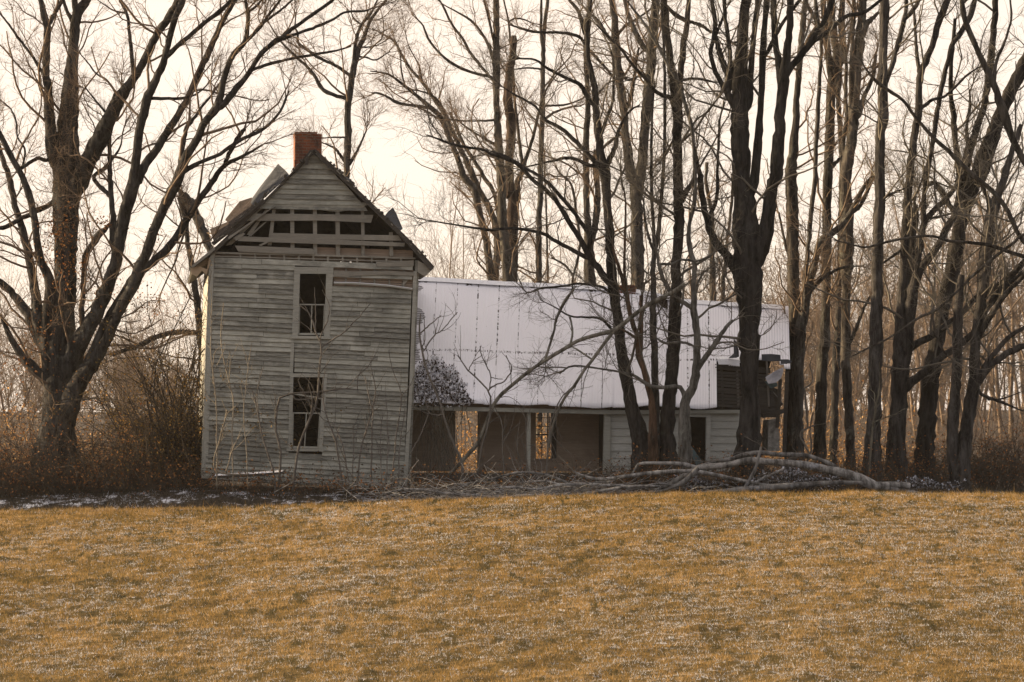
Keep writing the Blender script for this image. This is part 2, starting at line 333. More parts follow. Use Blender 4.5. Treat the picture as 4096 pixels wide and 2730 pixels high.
def tree(label, Y, limbs, bark='bark', dens=1.0, twig='twig', lean=.3, zmin=3.2, name='bare_tree', group='bare trees around the farmhouse', cat='tree', twiggy=1.25, fine=1.25, levels=3, Lmax=2.6):
    L3 = limbs3d(limbs, Y, lean)
    b = L3[0][0][0]; zg = float(hz(b[0], b[1])); root = empty(name, (b[0], b[1], zg), label, cat, group)
    parts = []
    for i, (p, r, Ln) in enumerate(L3):
        if i == 0 and p[0,2] > zg-.15 and p[0,2] < zg+2.5:         # carry the trunk down into the ground
            e = p[0].copy(); e[2] = zg-.25; p = np.vstack([e, p]); r = np.concatenate([[r[0]*1.15], r])
        sd = 10 if r.max() > .09 else 6
        p = p.copy(); p[1:-1] += rng.normal(0, 1, (len(p)-2,3))*np.minimum(.10*r[1:-1], .009)[:,None]
        parts.append(tubes(p[None], r[None]*(1+.05*np.sin(np.linspace(0, 9+Ln*1.5, len(r))+i*2.1))[None], sd, .06))
    V, Fq = join(parts); mk('trunk', V, Fq, M[bark], root, smooth=True)
    # branches and twigs grown from the traced limbs
    ps, rs = [], []
    l1p, l1r = [], []
    for (p, r, Ln) in L3:
        q, rr, _ = resample(p, r, 26); n = int(Ln*dens*1.5+.5)
        if n < 1: continue
        c, cr = spawn(q[None], rr[None], np.array([n]), .06, (.6, 1.25), lambda r0, n: np.clip(30*r0, .7, Lmax)*rng.uniform(.45, 1.2, n), .42, 9, .22, .10)
        keep = c[:,0,2] > zg+zmin
        l1p.append(c[keep]); l1r.append(cr[keep])
        if rr[-1] < .06:                          # let thin limb ends run out into a fine tip
            D = (q[-1]-q[-3]); c, cr = spawn(q[None], rr[None], np.array([3]), .93, (.05, .4), lambda r0, n: rng.uniform(.7, 1.5, n), .8, 9, .2, .05); l1p.append(c); l1r.append(cr)
    if l1p and sum(len(x) for x in l1p):
        p1 = np.concatenate(l1p); r1 = np.concatenate(l1r); out = [tubes(p1, r1, 4)]
        p2, r2 = spawn(p1, r1, rng.poisson(7.2*twiggy, len(p1)), .12, (.45, 1.1), lambda r0, n: rng.uniform(.3, 1.05, n), .62, 6, .26, .06)
        out.append(tubes(p2, r2, 3))
        if levels > 2 and len(p2):
            p3, r3 = spawn(p2, np.maximum(r2, .003), rng.poisson(4.2*fine, len(p2)), .15, (.4, 1.0), lambda r0, n: rng.uniform(.14, .5, n), .75, 4, .28, .05)
            out.append(tubes(p3, r3, 3))
        V, Fq = join(out); mk('branches', V, Fq, M[twig], root)
    return root, L3
# ---------------------------------------------------------------- the traced trees
L1 = tree('huge old bare tree with many spreading limbs and ivy twigs on its trunk', 61.6, [
 'Z:222,1900,215 228,1750,160 232,1640,140 E:460,1568,245 470,1400,225 495,1150,212 520,900,205 525,600,200 530,200,225 A:540,1350,255 540,1050,190 560,750,140 580,480,102 595,250,92 620,110,88 680,30,78 740,-80,66',
 'A:430,1250,130 400,950,90 385,720,74 370,550,64 375,350,60 380,230,64 345,100,50 322,0,44 305,-80,38',
 'A:383,210,44 430,120,38 500,0,34 540,-80,28','A:338,580,30 250,440,26 150,310,24 80,210,20 0,110,16 -60,40,10','A:350,765,34 320,700,30 296,640,16',
 'A:578,170,44 540,100,35 505,0,28 490,-60,20','A:625,120,70 600,50,56 585,-60,44',
 'A:640,1450,170 690,1330,160 760,1180,150 840,1030,130 900,900,118 960,780,116 1040,670,90 1110,570,70 1170,450,62 1240,300,62 1320,190,62 1400,60,78 1470,-70,76',
 'A:1068,600,48 1050,400,36 1035,250,32 1020,130,32 980,40,30 945,-40,24','A:1020,112,18 920,90,16 850,50,14 780,0,9',
 'E:520,1568,200 590,1420,190 665,1290,160 745,1150,125 860,900,112 935,650,104 970,450,108 1020,230,110 A:1070,1450,105 1085,1300,78 1115,1050,80 1150,900,78 1185,770,76 1230,680,70 1285,560,60 1330,430,54 1360,290,54 1395,160,56 1445,40,60 1490,-60,58',
 'A:1110,1430,90 1150,1330,75 1250,1200,66 1370,1000,62 1450,880,60 1530,730,60 1600,560,56 1680,400,54 1740,260,50 1800,130,48 1880,0,44 1930,-80,40',
 'A:1322,470,44 1400,390,42 1500,300,40 1640,180,36 1760,90,32 1860,-10,26','A:1200,790,32 1330,790,30 1450,788,26 1560,760,18 1640,700,14 1672,650,9',
 'Z:250,1690,120 E:610,1700,150 740,1510,120 850,1330,96 920,1170,88 980,1030,92 1060,900,96 1110,760,98 1170,620,90 1230,450,90 1320,250,88 1400,80,84 A:1425,1420,90 1480,1280,76 1570,1120,70 1640,980,66 1740,850,72 1765,760,58 1800,600,50 1860,450,46 1960,330,46 1985,150,36 1965,0,28 1960,-60,24',
 'A:1785,840,60 1900,700,50 2000,570,44 2080,440,42 2180,350,40 2260,290,38 B:260,330,36 400,220,34 550,110,30 680,20,28 760,-50,22',
 'B:290,320,30 420,270,28 560,220,26 700,160,24 800,100,22 950,90,18 1010,70,12','A:1995,575,30 2100,530,28 2250,490,26 B:200,510,26 430,460,24 600,430,22 740,405,18 850,370,14',
 'A:1978,325,34 2080,220,30 2150,120,28 2230,20,22 2265,-40,18','A:2110,180,24 2250,80,20 2340,0,15','A:1988,100,28 2040,60,22 2095,0,16',
 'A:1442,1300,45 1470,1150,38 1495,1020,42 1560,940,28 1620,850,24 1720,730,14',
 'E:640,1640,120 730,1460,100 800,1300,84 870,1150,74 960,990,70 1080,820,80 1200,720,70 1350,580,66 1440,450,60 1500,350,62 1600,190,56 1700,60,50 A:1740,1390,44 1800,1320,38 1900,1275,28 2000,1220,24 2105,1160,12',
 'A:1795,1320,32 1850,1200,40 1900,1110,46 1955,1030,30','A:1490,1365,46 1600,1300,36 1750,1240,36 1850,1170,34 1950,1110,32 2080,1050,30 2180,970,28 2250,880,22 2290,780,18 2312,730,9',
 'E:400,1420,180 395,1180,130 400,1000,104 400,850,88 330,700,74 290,500,62 265,300,60 220,120,60 170,0,54 A:100,1270,52 40,1150,48 -10,1060,44 -60,980,38',
 'E:430,1480,170 345,1280,130 300,1130,104 290,1000,90 260,800,80 220,600,70 180,450,60 120,250,55 90,80,58 A:80,1430,50 40,1330,44 0,1200,40 -40,1090,34',
 'E:430,1500,150 300,1270,110 215,1100,84 120,970,66 40,890,60 -40,830,54','E:430,1700,130 290,1560,84 180,1450,66 110,1350,58 50,1230,42 15,1145,26',
 'E:430,210,46 300,290,40 150,360,40 50,415,40 -40,430,38','E:905,540,70 905,380,58 890,200,48 A:880,1350,42 876,1150,36 880,960,24',
 'E:655,1180,50 668,850,46 685,650,54 740,560,58 800,470,56 850,430,38 885,380,16','A:385,1280,30 300,1270,34 200,1330,34 130,1380,26',
 'A:200,1200,20 140,1100,16 130,980,16 90,880,14 40,830,8','A:850,915,22 760,800,16 680,700,12','A:920,740,20 850,640,18 770,590,16 700,500,12 640,430,8',
 'A:750,1430,40 830,1350,26 900,1270,24 960,1180,18 980,1080,10'
 ], 'bark', .95, lean=.38, zmin=1.6, twiggy=1.0, name='spreading_tree')[0]
tree('broken forked tree with a snapped off top standing behind the broken eave', 67.5, [
 'Z:812,1860,40 810,1600,34 E:1615,1480,60 1600,1250,60 1580,1050,58 1560,900,54 1530,700,50 1500,550,42 1490,430,44 1470,250,74 1450,150,56 1432,118,26',
 'E:1455,170,90 1520,230,104 1570,330,84 1640,490,74 1700,640,64 1760,790,60','E:1650,1420,50 1642,1250,46 1636,1110,40 1628,1045,18',
 'E:1595,1265,40 1480,1258,46 1350,1272,50 1220,1310,48 1100,1370,46 980,1410,40 900,1445,26','E:1480,450,26 1440,560,20 1400,700,16 1330,850,14 1280,960,10'], 'bark', 1.1, zmin=1.5, name='broken_tree')
tree('slender bare tree rising right behind the brick chimney', 76, [
 'Z:1385,1860,34 1387,1300,30 B:810,1500,52 818,1250,58 825,1050,62 820,900,58 832,780,64 850,650,54 870,560,54 890,460,48 920,370,42 960,280,36 1000,170,30 1080,60,25 1130,0,22 1160,-60,18',
 'B:872,540,36 875,400,34 900,280,34 930,200,26 1000,120,24 1055,10,16','B:808,790,40 740,770,34 620,720,34 560,610,32 480,520,26 380,430,22 290,340,18 230,250,13 170,150,8',
 'B:843,610,30 730,530,30 600,470,30 500,400,28 425,340,26 420,260,20 400,220,16 410,100,10','B:805,1105,18 720,1100,15 640,1105,10','B:800,1300,30 760,1240,28 720,1190,24 640,1150,14','B:830,1320,26 900,1200,20 970,1050,16',
 'B:850,1310,14 930,1150,10 965,1050,6','B:900,380,16 960,380,14 1040,370,12 1120,330,8','B:880,450,18 960,460,16 1050,480,14 1160,410,8','B:930,200,20 870,150,16 850,100,10'], 'bark', .8, zmin=4.5, name='slender_tree')
tree('leaning clump of thin dark stems bent over toward the chimney tree', 84, [
 'Z:1975,1840,36 1972,1250,34 1950,1000,32 Z:1910,815,29 B:1830,1500,58 1760,1430,54 1700,1260,50 1640,1120,48 1570,950,44 1480,860,38 1400,790,32 1280,690,26 1200,630,20 1130,590,17 1000,570,9',
 'Z:1972,1200,32 Z:1990,950,30 1955,830,29 B:1890,1560,56 1820,1400,52 1740,1230,46 1660,1060,44 1590,900,38 1500,780,32 1420,660,28 1330,560,26 1260,450,24 1200,340,20 1130,290,16 1020,230,9',
 'Z:2010,1000,22 B:2000,1568,36 1930,1450,36 1850,1310,34 1760,1180,30 1700,1040,28 1640,900,22','B:1480,865,28 1300,840,26 1200,815,28 1160,790,22 1080,750,22 1015,745,12',
 'B:1590,900,24 1540,800,20 1440,740,16 1340,720,12','B:1280,690,18 1250,560,16 1240,420,12 1190,300,8','B:1420,660,18 1400,560,16 1380,500,12 1310,370,10 1280,250,7'], 'bark', 1.25, twig='twig', zmin=4.5, name='leaning_tree', twiggy=1.2)
tree('straight pale grey trunk behind the wing ridge, beside the rust brown snag', 80, [
 'Z:2035,1840,50 2030,1300,47 F:140,830,88 110,450,80 90,200,80 B:2055,1560,80 2040,1300,70 2020,1000,62 2010,800,58 2008,600,68 2010,300,58 2010,100,56 2005,-60,52',
 'B:1965,618,30 1890,600,28 1780,570,26 1660,510,25 1560,430,23 1470,320,20 1420,200,15 1350,130,8','B:1960,615,26 1880,520,26 1800,420,26 1740,310,24 1650,190,22 1590,60,19 1540,-20,12',
 'B:1990,490,30 1940,350,28 1880,250,24 1800,160,20 1700,100,15 1560,20,9','B:1990,330,22 1950,140,24 1905,-20,18','B:2000,1160,28 1880,1090,20 1800,1040,18 1720,980,12','B:2000,960,22 1850,970,16 1700,965,12 1500,930,9'], 'bark', .7, zmin=5, name='forest_tree')
tree('rust brown dead snag with a jagged snapped top behind the wing ridge', 81, [
 'Z:2062,1840,50 2055,1300,50 F:180,780,84 175,400,90 185,100,84 B:2120,1560,88 2115,1300,78 2130,1000,86 2105,800,78 2112,600,76 2140,450,64 2146,320,58 2150,285,38','B:2160,330,22 2168,290,12'], 'bark_red', .55, zmin=5, name='dead_snag')
tree('thin two stemmed tree leaning between the rust brown snag and the slim pole tree', 82, [
 'Z:2058,1840,24 2058,1200,24 C:215,1540,50 250,1400,44 280,1300,36 330,1150,30 380,950,26 440,740,20 520,620,13 600,540,8','C:262,1340,36 232,1100,30 202,850,28 186,600,24 160,300,22 150,190,20 105,-20,14','C:150,180,16 200,150,16 280,160,14 340,190,8'], 'bark', .9, zmin=5, name='thin_tree')
tree('slim pole tree above the middle of the snowy roof ridge', 83, [
 'Z:2156,1840,28 2156,1300,27 F:390,850,52 390,400,50 C:400,1568,50 405,1350,44 410,1100,44 420,900,46 420,700,40 425,500,40 430,300,36 450,100,32 472,-60,26','C:425,420,30 408,250,28 410,100,24 410,-40,20',
 'C:435,960,28 520,900,22 640,860,18 730,850,8','C:430,560,20 300,545,16 190,560,9','C:440,850,20 600,840,18 720,800,12'], 'bark', .8, zmin=5, name='pole_tree')
tree('straight brown trunk behind the ridge, next to the dark crooked tree', 79, [
 'Z:2362,1840,58 2362,1300,52 F:800,830,100 790,560,78 775,300,56 770,0,56 C:765,1300,52 775,1000,54 785,850,50 775,650,40 770,480,50 775,300,58 790,150,48 805,-60,38',
 'C:770,270,60 740,190,44 700,80,32 620,-10,22','C:745,330,30 700,290,28 600,265,26 460,262,24 380,258,22 280,240,20 160,200,14','C:780,380,30 850,460,28 930,550,24 990,620,14','F:800,560,70 850,350,56 860,120,52 C:840,1340,52 850,1200,50'], 'bark', .8, zmin=5, name='forest_tree')
tree('dark crooked tree rooted before the wing wall, its long boughs sweeping across the snowy roof', 61.0, [
 'Z:2578,1850,110 2560,1740,74 2520,1600,56 F:1070,1500,104 1050,1400,88 1030,1200,84 1000,1000,88 975,830,100 965,650,80 955,450,74 940,250,70 925,50,88 C:915,1400,104 890,1250,76 868,1050,68 850,900,60 838,720,52 810,600,50 790,500,46 780,380,42 775,200,36 800,60,28 820,-40,22',
 'F:935,840,64 850,720,60 790,640,58 745,560,50 680,450,44 600,320,40 530,210,38 430,110,36 330,30,34 C:240,1330,34 100,1260,30 0,1230,26 B:1900,1200,26 1700,1165,22 1560,1120,18 1450,1080,10',
 'F:770,660,46 640,590,34 500,520,30 420,470,28 200,430,26 0,440,24 Z:1920,915,11 1850,905,9 1700,880,5','F:800,490,44 720,370,40 640,260,38 580,190,36 480,80,32 380,0,30 C:300,1360,28 200,1290,24 100,1240,18 0,1210,12',
 'C:915,1360,60 960,1270,50 1000,1180,44 1030,1040,26 1110,900,20 1200,840,12','C:890,1080,36 940,930,30 985,790,28 985,500,22 965,400,16','C:790,790,40 720,680,36 640,640,32 560,600,28 460,550,24 360,480,20 210,470,16',
 'C:840,1300,48 740,1190,40 640,1090,36 540,1010,32 440,960,28 360,850,22 200,760,16 60,670,9','F:935,920,28 870,890,26 700,870,20 600,890,20 400,910,18 300,945,14 255,890,8','F:660,920,18 600,1020,20 530,1160,20 510,1260,16 440,1460,10',
 'C:770,1320,36 700,1280,30 600,1265,28 500,1290,22 400,1310,18 280,1340,10','F:900,1160,24 760,1140,20 640,1130,16 520,1060,12 400,1000,8'], 'bark_dark', .85, twig='twig_front', lean=.25, zmin=2.6, name='crooked_tree', group='trees rooted before the wing')
tree('stout grey trunk forking in two above the dark block on the wing ridge', 77, [
 'Z:2555,1840,62 2552,1300,60 F:1180,880,118 1180,650,110 1175,400,102 1170,200,108 1160,0,130 C:1140,1450,110 1120,1350,82 1100,1200,78 1080,1050,70 1070,900,68 1050,750,78 1030,600,66 1015,450,68 1000,330,78 1000,200,60 980,50,58 965,-60,52',
 'C:1175,1540,110 1210,1350,92 1225,1200,88 1240,1000,76 1262,800,96 1280,600,88 1290,450,88 1310,250,78 1320,100,78 1332,-60,66','C:1285,430,50 1210,350,46 1160,250,44 1120,150,42 1070,-20,34','C:1000,350,40 930,280,36 880,190,30 820,120,18',
 'C:1010,300,30 1080,210,26 1180,150,22 1280,80,14','C:1050,560,26 1100,640,24 1200,600,18 1230,520,10','C:1060,1060,30 930,1160,26 900,1200,20','C:1110,830,40 1150,650,34 1170,500,26 1190,380,16'], 'bark', .8, zmin=5, name='forest_tree')
tree('slender tree with two thin upright stems before the snowy roof', 60.7, [
 'Z:2625,1840,34 2622,1560,32 F:1315,1400,58 1305,1150,54 1310,900,50 1310,700,44 1340,500,38 1365,250,30 1385,0,30 C:1395,1200,27 1400,800,27 1395,500,25 1380,200,22 1370,-40,18',
 'F:1320,600,36 1300,300,32 1290,0,28 C:1290,1400,28 1292,1100,25 1302,850,20 1320,650,12','F:1320,640,24 1270,500,26 1240,350,20 1230,220,14'], 'bark', .9, twig='twig_front', zmin=3.5, name='thin_tree', group='trees rooted before the wing')
tree('straight blackish trunk crossing the snowy roof, forked into a Y high up', 60.8, [
 'Z:2672,1850,96 2668,1720,64 F:1455,1568,110 1470,1300,105 1480,1100,100 1490,900,92 1490,700,90 1510,450,90 1508,200,84 C:1502,1400,84 1495,1150,84 1500,950,86 1490,800,100 1475,680,88 1450,550,66 1430,400,62 1410,250,66 1400,100,60 1378,-60,50',
 'C:1508,790,80 1520,600,58 1540,450,54 1555,300,50 1580,150,46 1592,-40,40','C:1440,785,42 1370,760,34 1310,720,30 1250,640,30 1150,530,26 1050,400,24 960,310,18 850,200,12','C:1540,640,26 1650,630,24 1800,660,16',
 'F:1540,180,70 1600,90,40 1630,30,30 C:1640,1200,26','C:1450,1150,22 1400,1250,18 1330,1330,12','C:1570,170,40 1470,110,36 1390,20,26 1350,-40,20','C:1580,170,30 1680,200,30 1770,260,26'], 'bark_dark', .75, twig='twig_front', zmin=3.5, name='forked_tree', group='trees rooted before the wing')
tree('pale smooth barked crooked tree before the wing doorway, one bough bent upward', 60.0, [
 'Z:2742,1860,60 2739,1645,46 2752,1580,42 Z:2776,1536,40 F:1650,1500,64 1655,1300,56 1630,1080,56 1630,900,48 1640,720,44 1610,650,48 1590,500,36 1592,400,30 1630,250,36 1640,100,30 1640,-20,28 C:1620,1050,32 1570,870,32 1510,680,30 1410,500,28 1330,350,26 1240,200,24 1150,80,18 1080,-10,12',
 'Z:2785,1480,28 2850,1390,22 2903,1312,18 2933,1282,11','F:1605,1060,44 1500,990,40 1430,920,40 1385,830,38 1355,740,32 1340,650,22','F:1370,715,24 1450,715,22 1540,680,22 1660,690,18 1780,640,9',
 'T:530,742,34 440,742,32 350,740,28 260,690,24 200,655,20 0,620,14 R:1080,650,14 1000,700,10','F:1635,1375,22 1570,1345,22 1500,1340,24 1400,1345,22 1340,1310,16'], 'bark_pale', .9, twig='twig_front', lean=.2, zmin=2.4, name='crooked_tree', group='trees rooted before the wing')
tree('thin twisting dark sapling tree before the roof, a dead pole at its foot', 60.4, [
 'Z:2612,1850,46 2612,1700,36 2606,1600,30 F:1230,1560,46 1190,1450,50 1180,1300,46 1130,1150,44 1100,1000,40 1080,900,36 1050,800,34 1015,700,28 980,560,20 985,480,14','F:1205,1480,40 1208,1200,40 1210,965,34',
 'F:1180,1320,26 1100,1260,22 1030,1230,14','F:1080,900,26 1075,700,26 1080,480,22 1085,250,18 1070,100,12'], 'bark_red', .9, twig='twig_front', zmin=3.0, name='twisted_tree', group='trees rooted before the wing')
tree('massive dark double trunk standing before the collapsed end of the wing', 60.2, [
 'Z:2985,1900,149 2992,1790,103 H:160,650,167 155,350,156 162,50,165 G:150,1400,160 155,1200,176 160,1000,230 150,850,246 140,600,246 125,400,220 115,200,189 D:95,1500,167 85,1250,158 80,1000,151 80,800,140 80,600,132 95,400,107 105,250,95 120,100,79 132,-60,84',
 'G:215,650,176 270,480,158 300,350,123 322,200,107 350,50,103 D:362,1450,103 375,1300,112 390,1100,103 405,900,95 415,800,93 435,600,84 452,450,70 470,300,61 480,150,59 482,-60,62','D:190,1480,96 200,1400,80 215,1250,70 230,1050,68 245,900,58 252,700,54 262,500,56 270,300,51 282,150,51 305,-60,60',
 'D:140,850,70 160,700,61 172,500,52 187,300,44 210,100,42 225,-60,40','D:415,720,70 395,560,61 365,350,54 352,150,54 345,-60,50','D:425,640,63 500,520,58 580,430,54 650,330,51 720,220,47 780,100,49 835,-40,50','D:300,420,38 400,220,35 500,80,31 570,-20,30',
 'F:1965,760,96 1900,650,79 1820,560,66 1762,450,58 1730,320,59 1690,130,51 1680,0,51 C:1690,1430,49 1660,1310,31 1630,1150,24','F:1770,300,44 1815,180,31 1820,0,28 C:1820,1350,28 1830,1150,24 1840,950,19 1880,820,14',
 'C:1975,880,79 1900,750,52 1840,640,44 1800,560,42 1765,430,38 1790,300,38 1800,180,36 1780,50,36 1768,-40,36','C:1915,660,61 1870,520,52 1830,400,47 1800,290,38','C:1940,600,44 1925,500,36 1910,350,36 1880,100,36 1868,-40,36','C:2000,340,22 1955,340,17',
 'C:1800,290,35 1850,180,26 1880,80,21','D:590,430,44 680,330,38 800,240,38 930,130,38 1050,110,35 1150,50,29 1230,-20,26'], 'bark_dark', .6, twig='twig_front', lean=.2, zmin=2.2, name='double_trunk_tree', group='trees rooted before the wing')
tree('dark trunk against the snowy roof end, next to the massive double trunk', 67.5, [
 'Z:3172,1890,80 3170,1800,62 H:505,820,124 490,500,108 G:500,1400,96 512,1050,110 505,800,104 500,500,100 495,200,104 488,0,112 D:488,1420,108 508,1200,80 525,1000,60 535,800,56 550,600,54 562,400,50 582,200,50 612,-60,44','D:700,200,40 640,290,36 580,400,30','G:460,620,26 420,450,22 390,300,16'], 'bark', .6, zmin=4, name='forest_tree')
tree('brownish stem with a bent bough, leaning away from the snowy roof end', 66.5, [
 'Z:3185,1880,70 H:535,760,110 545,500,100 G:540,1568,96 550,1400,96 565,1250,100 590,1100,90 615,960,78 645,830,62 690,660,54 722,530,58 790,485,60 860,430,58 930,350,50 985,275,50 1040,150,40 1100,60,36 1150,0,28','G:985,290,40 1040,250,36 1110,110,28 1140,40,20','G:650,920,40 740,830,34 830,770,28 920,740,22 1020,730,12',
 'G:600,1080,60 606,860,46 620,650,40 640,400,40 660,200,36 680,60,38 D:682,1350,38 692,1100,38 706,850,36 720,600,32 730,350,32 700,150,32 678,-40,28'], 'bark', .8, zmin=3.5, name='leaning_tree')
tree('tall straight trunk with a two pronged top, nearest of the row beyond the roof end', 69, [
 'Z:3268,1900,60 H:710,1100,120 720,850,108 732,480,94 742,200,90 G:752,1400,90 762,1100,85 770,800,84 775,500,80 778,200,80 785,0,84 D:788,1300,78 800,1000,78 810,750,84 815,620,80 785,430,60 762,230,58 742,-60,46','D:825,680,64 850,470,68 835,300,60 812,120,66 798,-60,60','D:800,1350,40 860,1290,30 940,1190,20'], 'bark', .7, zmin=4, name='forest_tree')
tree('thin backlit trunk with a bright left edge between two thicker trunks', 74, [
 'Z:3322,1890,44 H:830,900,70 842,500,68 850,200,62 G:862,1300,58 870,1000,50 876,750,48 D:893,1350,40 882,1050,40 865,800,44 880,500,56 900,350,58 890,150,58 902,-60,50','D:890,480,30 935,430,26 960,250,22'], 'bark', .8, zmin=4, name='thin_tree')
tree('grey trunk with a dark knot hole low down, several upright stems above', 68, [
 'Z:3400,1900,46 H:965,1000,76 950,700,78 935,450,84 920,250,72 G:930,1450,84 925,1200,78 930,900,80 932,620,124 935,400,120 930,200,110 918,50,108 D:918,1450,108 930,1350,108 950,1250,98 980,1080,82 992,900,88 1010,700,80 1020,500,78 1035,350,84 1042,230,68 1060,100,68 1072,-60,60',
 'D:955,1150,40 965,800,38 970,600,40 976,400,38 985,200,38 992,-60,32','D:930,1280,50 905,1150,40 935,950,38 925,780,36 930,500,30 915,380,20','D:1028,910,60 1080,760,40 1140,620,36 1165,440,30','D:1050,300,56 1090,200,56 1140,150,38 1190,100,26','G:960,1340,30 1010,1230,32 1060,1090,28 1120,970,20'], 'bark', .75, zmin=3.5, name='knotty_tree')
tree('black straight trunk with pale lichen blotches, darkest of the poles beyond the house', 62.5, [
 'Z:3492,1945,90 H:1140,1000,140 1158,600,116 1166,250,108 G:1166,1400,110 1170,1100,108 1176,800,100 1185,500,90 1195,250,90 1195,50,92 D:1195,1450,94 1200,1250,88 1206,1050,84 1222,950,94 1220,750,84 1220,550,80 1226,350,74 1230,150,78 1236,-60,72','D:1235,680,54 1290,550,50 1332,400,50 1380,220,46 1405,100,40 1412,-40,34','D:1400,150,40 1460,90,44 1525,-20,34','G:1240,180,26 1320,140,22 1400,110,14'], 'bark_dark', .6, twig='twig_front', zmin=4, name='dark_pole_tree')
tree('thick trunk dividing into three limbs, a splintered snag at the fork', 63.0, [
 'Z:3590,1950,105 H:1330,1000,160 1350,600,150 1370,250,150 G:1370,1430,150 1370,1200,110 1376,950,84 1392,700,72 1408,400,70 1420,200,70 1432,0,64 D:1438,1420,66 1452,1250,64 1482,1050,60 1510,900,66 1512,750,60 1520,610,56 1575,470,60 1625,350,50 1660,200,54 1710,80,58 1760,-60,48',
 'G:1400,1400,140 1435,1150,104 1465,920,90 1520,760,78 1590,670,66 1680,540,58 1735,420,58 1790,320,54 1830,150,48','G:1480,800,60 1505,650,60 1532,480,58 1562,370,60 1620,300,50 1700,220,48 1790,120,42 1850,0,34','G:1548,400,52 1550,200,40 1562,80,38 D:1575,1420,46 1612,1200,44 1642,1000,44 1682,750,44 1742,500,44 1775,370,46 1835,280,46 1890,190,48 1940,80,48 1970,-60,44',
 'G:1430,1000,60 1445,700,66 1465,420,76 1482,290,56 1476,195,12','G:1440,1380,80 1500,1345,66 1560,1320,56 1650,1270,54 1750,1190,50 1850,1110,46 1950,1000,44 2060,930,44 2140,890,46 2250,800,56 2330,720,48 2420,620,40',
 'H:1400,500,90 1470,440,76 1540,385,68 1620,325,64 1720,240,62 1850,150,56 1950,60,54 G:2010,1130,50 2090,1030,46 2200,900,40 2340,780,30','G:1370,600,30 1290,660,26 1230,700,20','D:1510,560,36 1490,380,30 1480,200,26 1470,60,20','D:1540,860,30 1620,800,30 1720,770,26 1820,680,24 1900,600,20 1990,540,12'], 'bark_dark', .7, twig='twig_front', zmin=3, name='forked_tree')
tree('broad slanting trunk splitting into two heavy stems, beside the splintered snag fork', 64.5, [
 'Z:3705,1950,92 H:1560,950,160 1590,620,150 1620,320,140 G:1640,1430,122 1690,1150,118 1740,900,128 1785,720,130 1815,550,124 1855,350,124 1910,170,136 1965,20,136 D:1980,1440,132 2020,1310,146 2090,1120,136 2150,950,118 2220,780,110 2300,620,108 2400,420,96','G:1840,420,100 1850,200,76 1835,30,88 D:1840,1480,104 1890,1280,80 1940,1130,70 2000,950,60 2040,800,60 2065,640,60 2092,450,58 2112,250,56 2122,50,56 2125,-60,50',
 'D:1850,1520,60 1815,1250,50 1790,950,52 1768,750,38 1770,500,34 1785,370,34 1800,150,26','D:1905,1180,40 1895,1000,30 1920,850,26 1915,720,16','D:1650,1480,50 1560,1500,34 1545,1400,24'], 'bark_dark', .7, twig='twig_front', zmin=3.2, name='slanting_tree')
tree('twin black stems fanning into low boughs, standing beside the russet thicket', 61.8, [
 'Z:3835,1960,100 H:1850,1100,150 1880,900,124 1930,600,112 1955,400,92 G:1965,1350,84 1985,1150,86 2015,950,92 2042,700,108 2072,450,118 2110,250,106 2165,110,62 2200,0,58 D:2180,1480,56 2215,1350,56 2260,1200,48 2330,1000,40','H:1790,1150,110 1780,900,100 1800,600,90 1822,250,88 G:1822,1250,84 1835,950,72 1850,800,50',
 'H:1955,480,90 2000,430,80 2080,330,62 2180,250,58 2280,200,56 2400,150,50','H:1990,440,60 2060,300,48 2140,200,40 2230,100,38 2360,20,30','G:1985,1300,60 2100,1100,50 2200,960,48 2300,860,40 2400,750,34','G:2000,1180,50 2080,1030,44 2160,900,40 2280,800,36','H:2000,545,26 2120,600,26 2220,640,22 2340,690,12','H:2060,600,16 2180,590,14 2350,530,8','G:2090,300,60 2060,180,40 1990,40,30'], 'bark_dark', 1.1, twig='twig_front', zmin=2.2, name='fanning_tree')
tree('grey barked tree with only its long thin limbs in view, crossing the black trunks', 58.5, [
 'Z:4330,1990,120 4310,1500,100 4270,1100,90 4230,700,80 4190,300,70 4160,-60,60','G:2960,900,60 2700,760,50 2500,680,44 2352,655,38 2250,620,34 2100,570,32 1950,545,28 1750,530,26 1620,490,26 1450,500,24 1250,540,22 1080,580,18 950,550,14 820,520,9',
 'G:2900,500,60 2600,480,40 2352,480,30 2250,560,28 2100,670,27 1950,800,26 1800,950,25 1650,1080,25 1500,1150,23 1300,1290,20 1100,1390,17 960,1460,10',
 'D:2700,1500,70 2380,1320,58 2310,1200,58 2250,1080,58 2205,950,76 2165,830,68 2110,680,58 2050,560,54 1990,420,50 1930,290,46 1880,150,44 1848,-40,40','G:2700,900,50 2480,680,44 2352,540,40 2280,420,38 2200,250,40 D:2130,1568,42 2050,1490,42 1950,1410,40 1860,1330,38 1780,1240,35 1660,1130,32 1560,1030,30 1470,920,29 1380,800,27 1260,720,28 1170,650,30 1090,560,18 1030,450,10',
 'D:2118,640,32 2130,500,30 2200,330,24 2250,150,20 2242,-20,16','G:1615,1080,20 1640,1250,20 1700,1400,18 1780,1480,10'], 'bark', .9, twig='twig_front', lean=.12, zmin=2.6, name='leaning_tree')
tree('slim dark trunk seen low above the roof between the pole tree and the crooked tree', 88, ['Z:2195,1840,12 2192,1300,12 F:462,860,22 458,600,20 450,300,18 440,50,16 C:435,1400,14 440,1200,8','F:660,870,22 615,740,20 560,700,18 490,660,12','F:720,560,22 690,300,24 670,150,26 640,60,22 570,0,18 C:520,1330,16'], 'bark', 1.2, zmin=5, name='thin_tree')
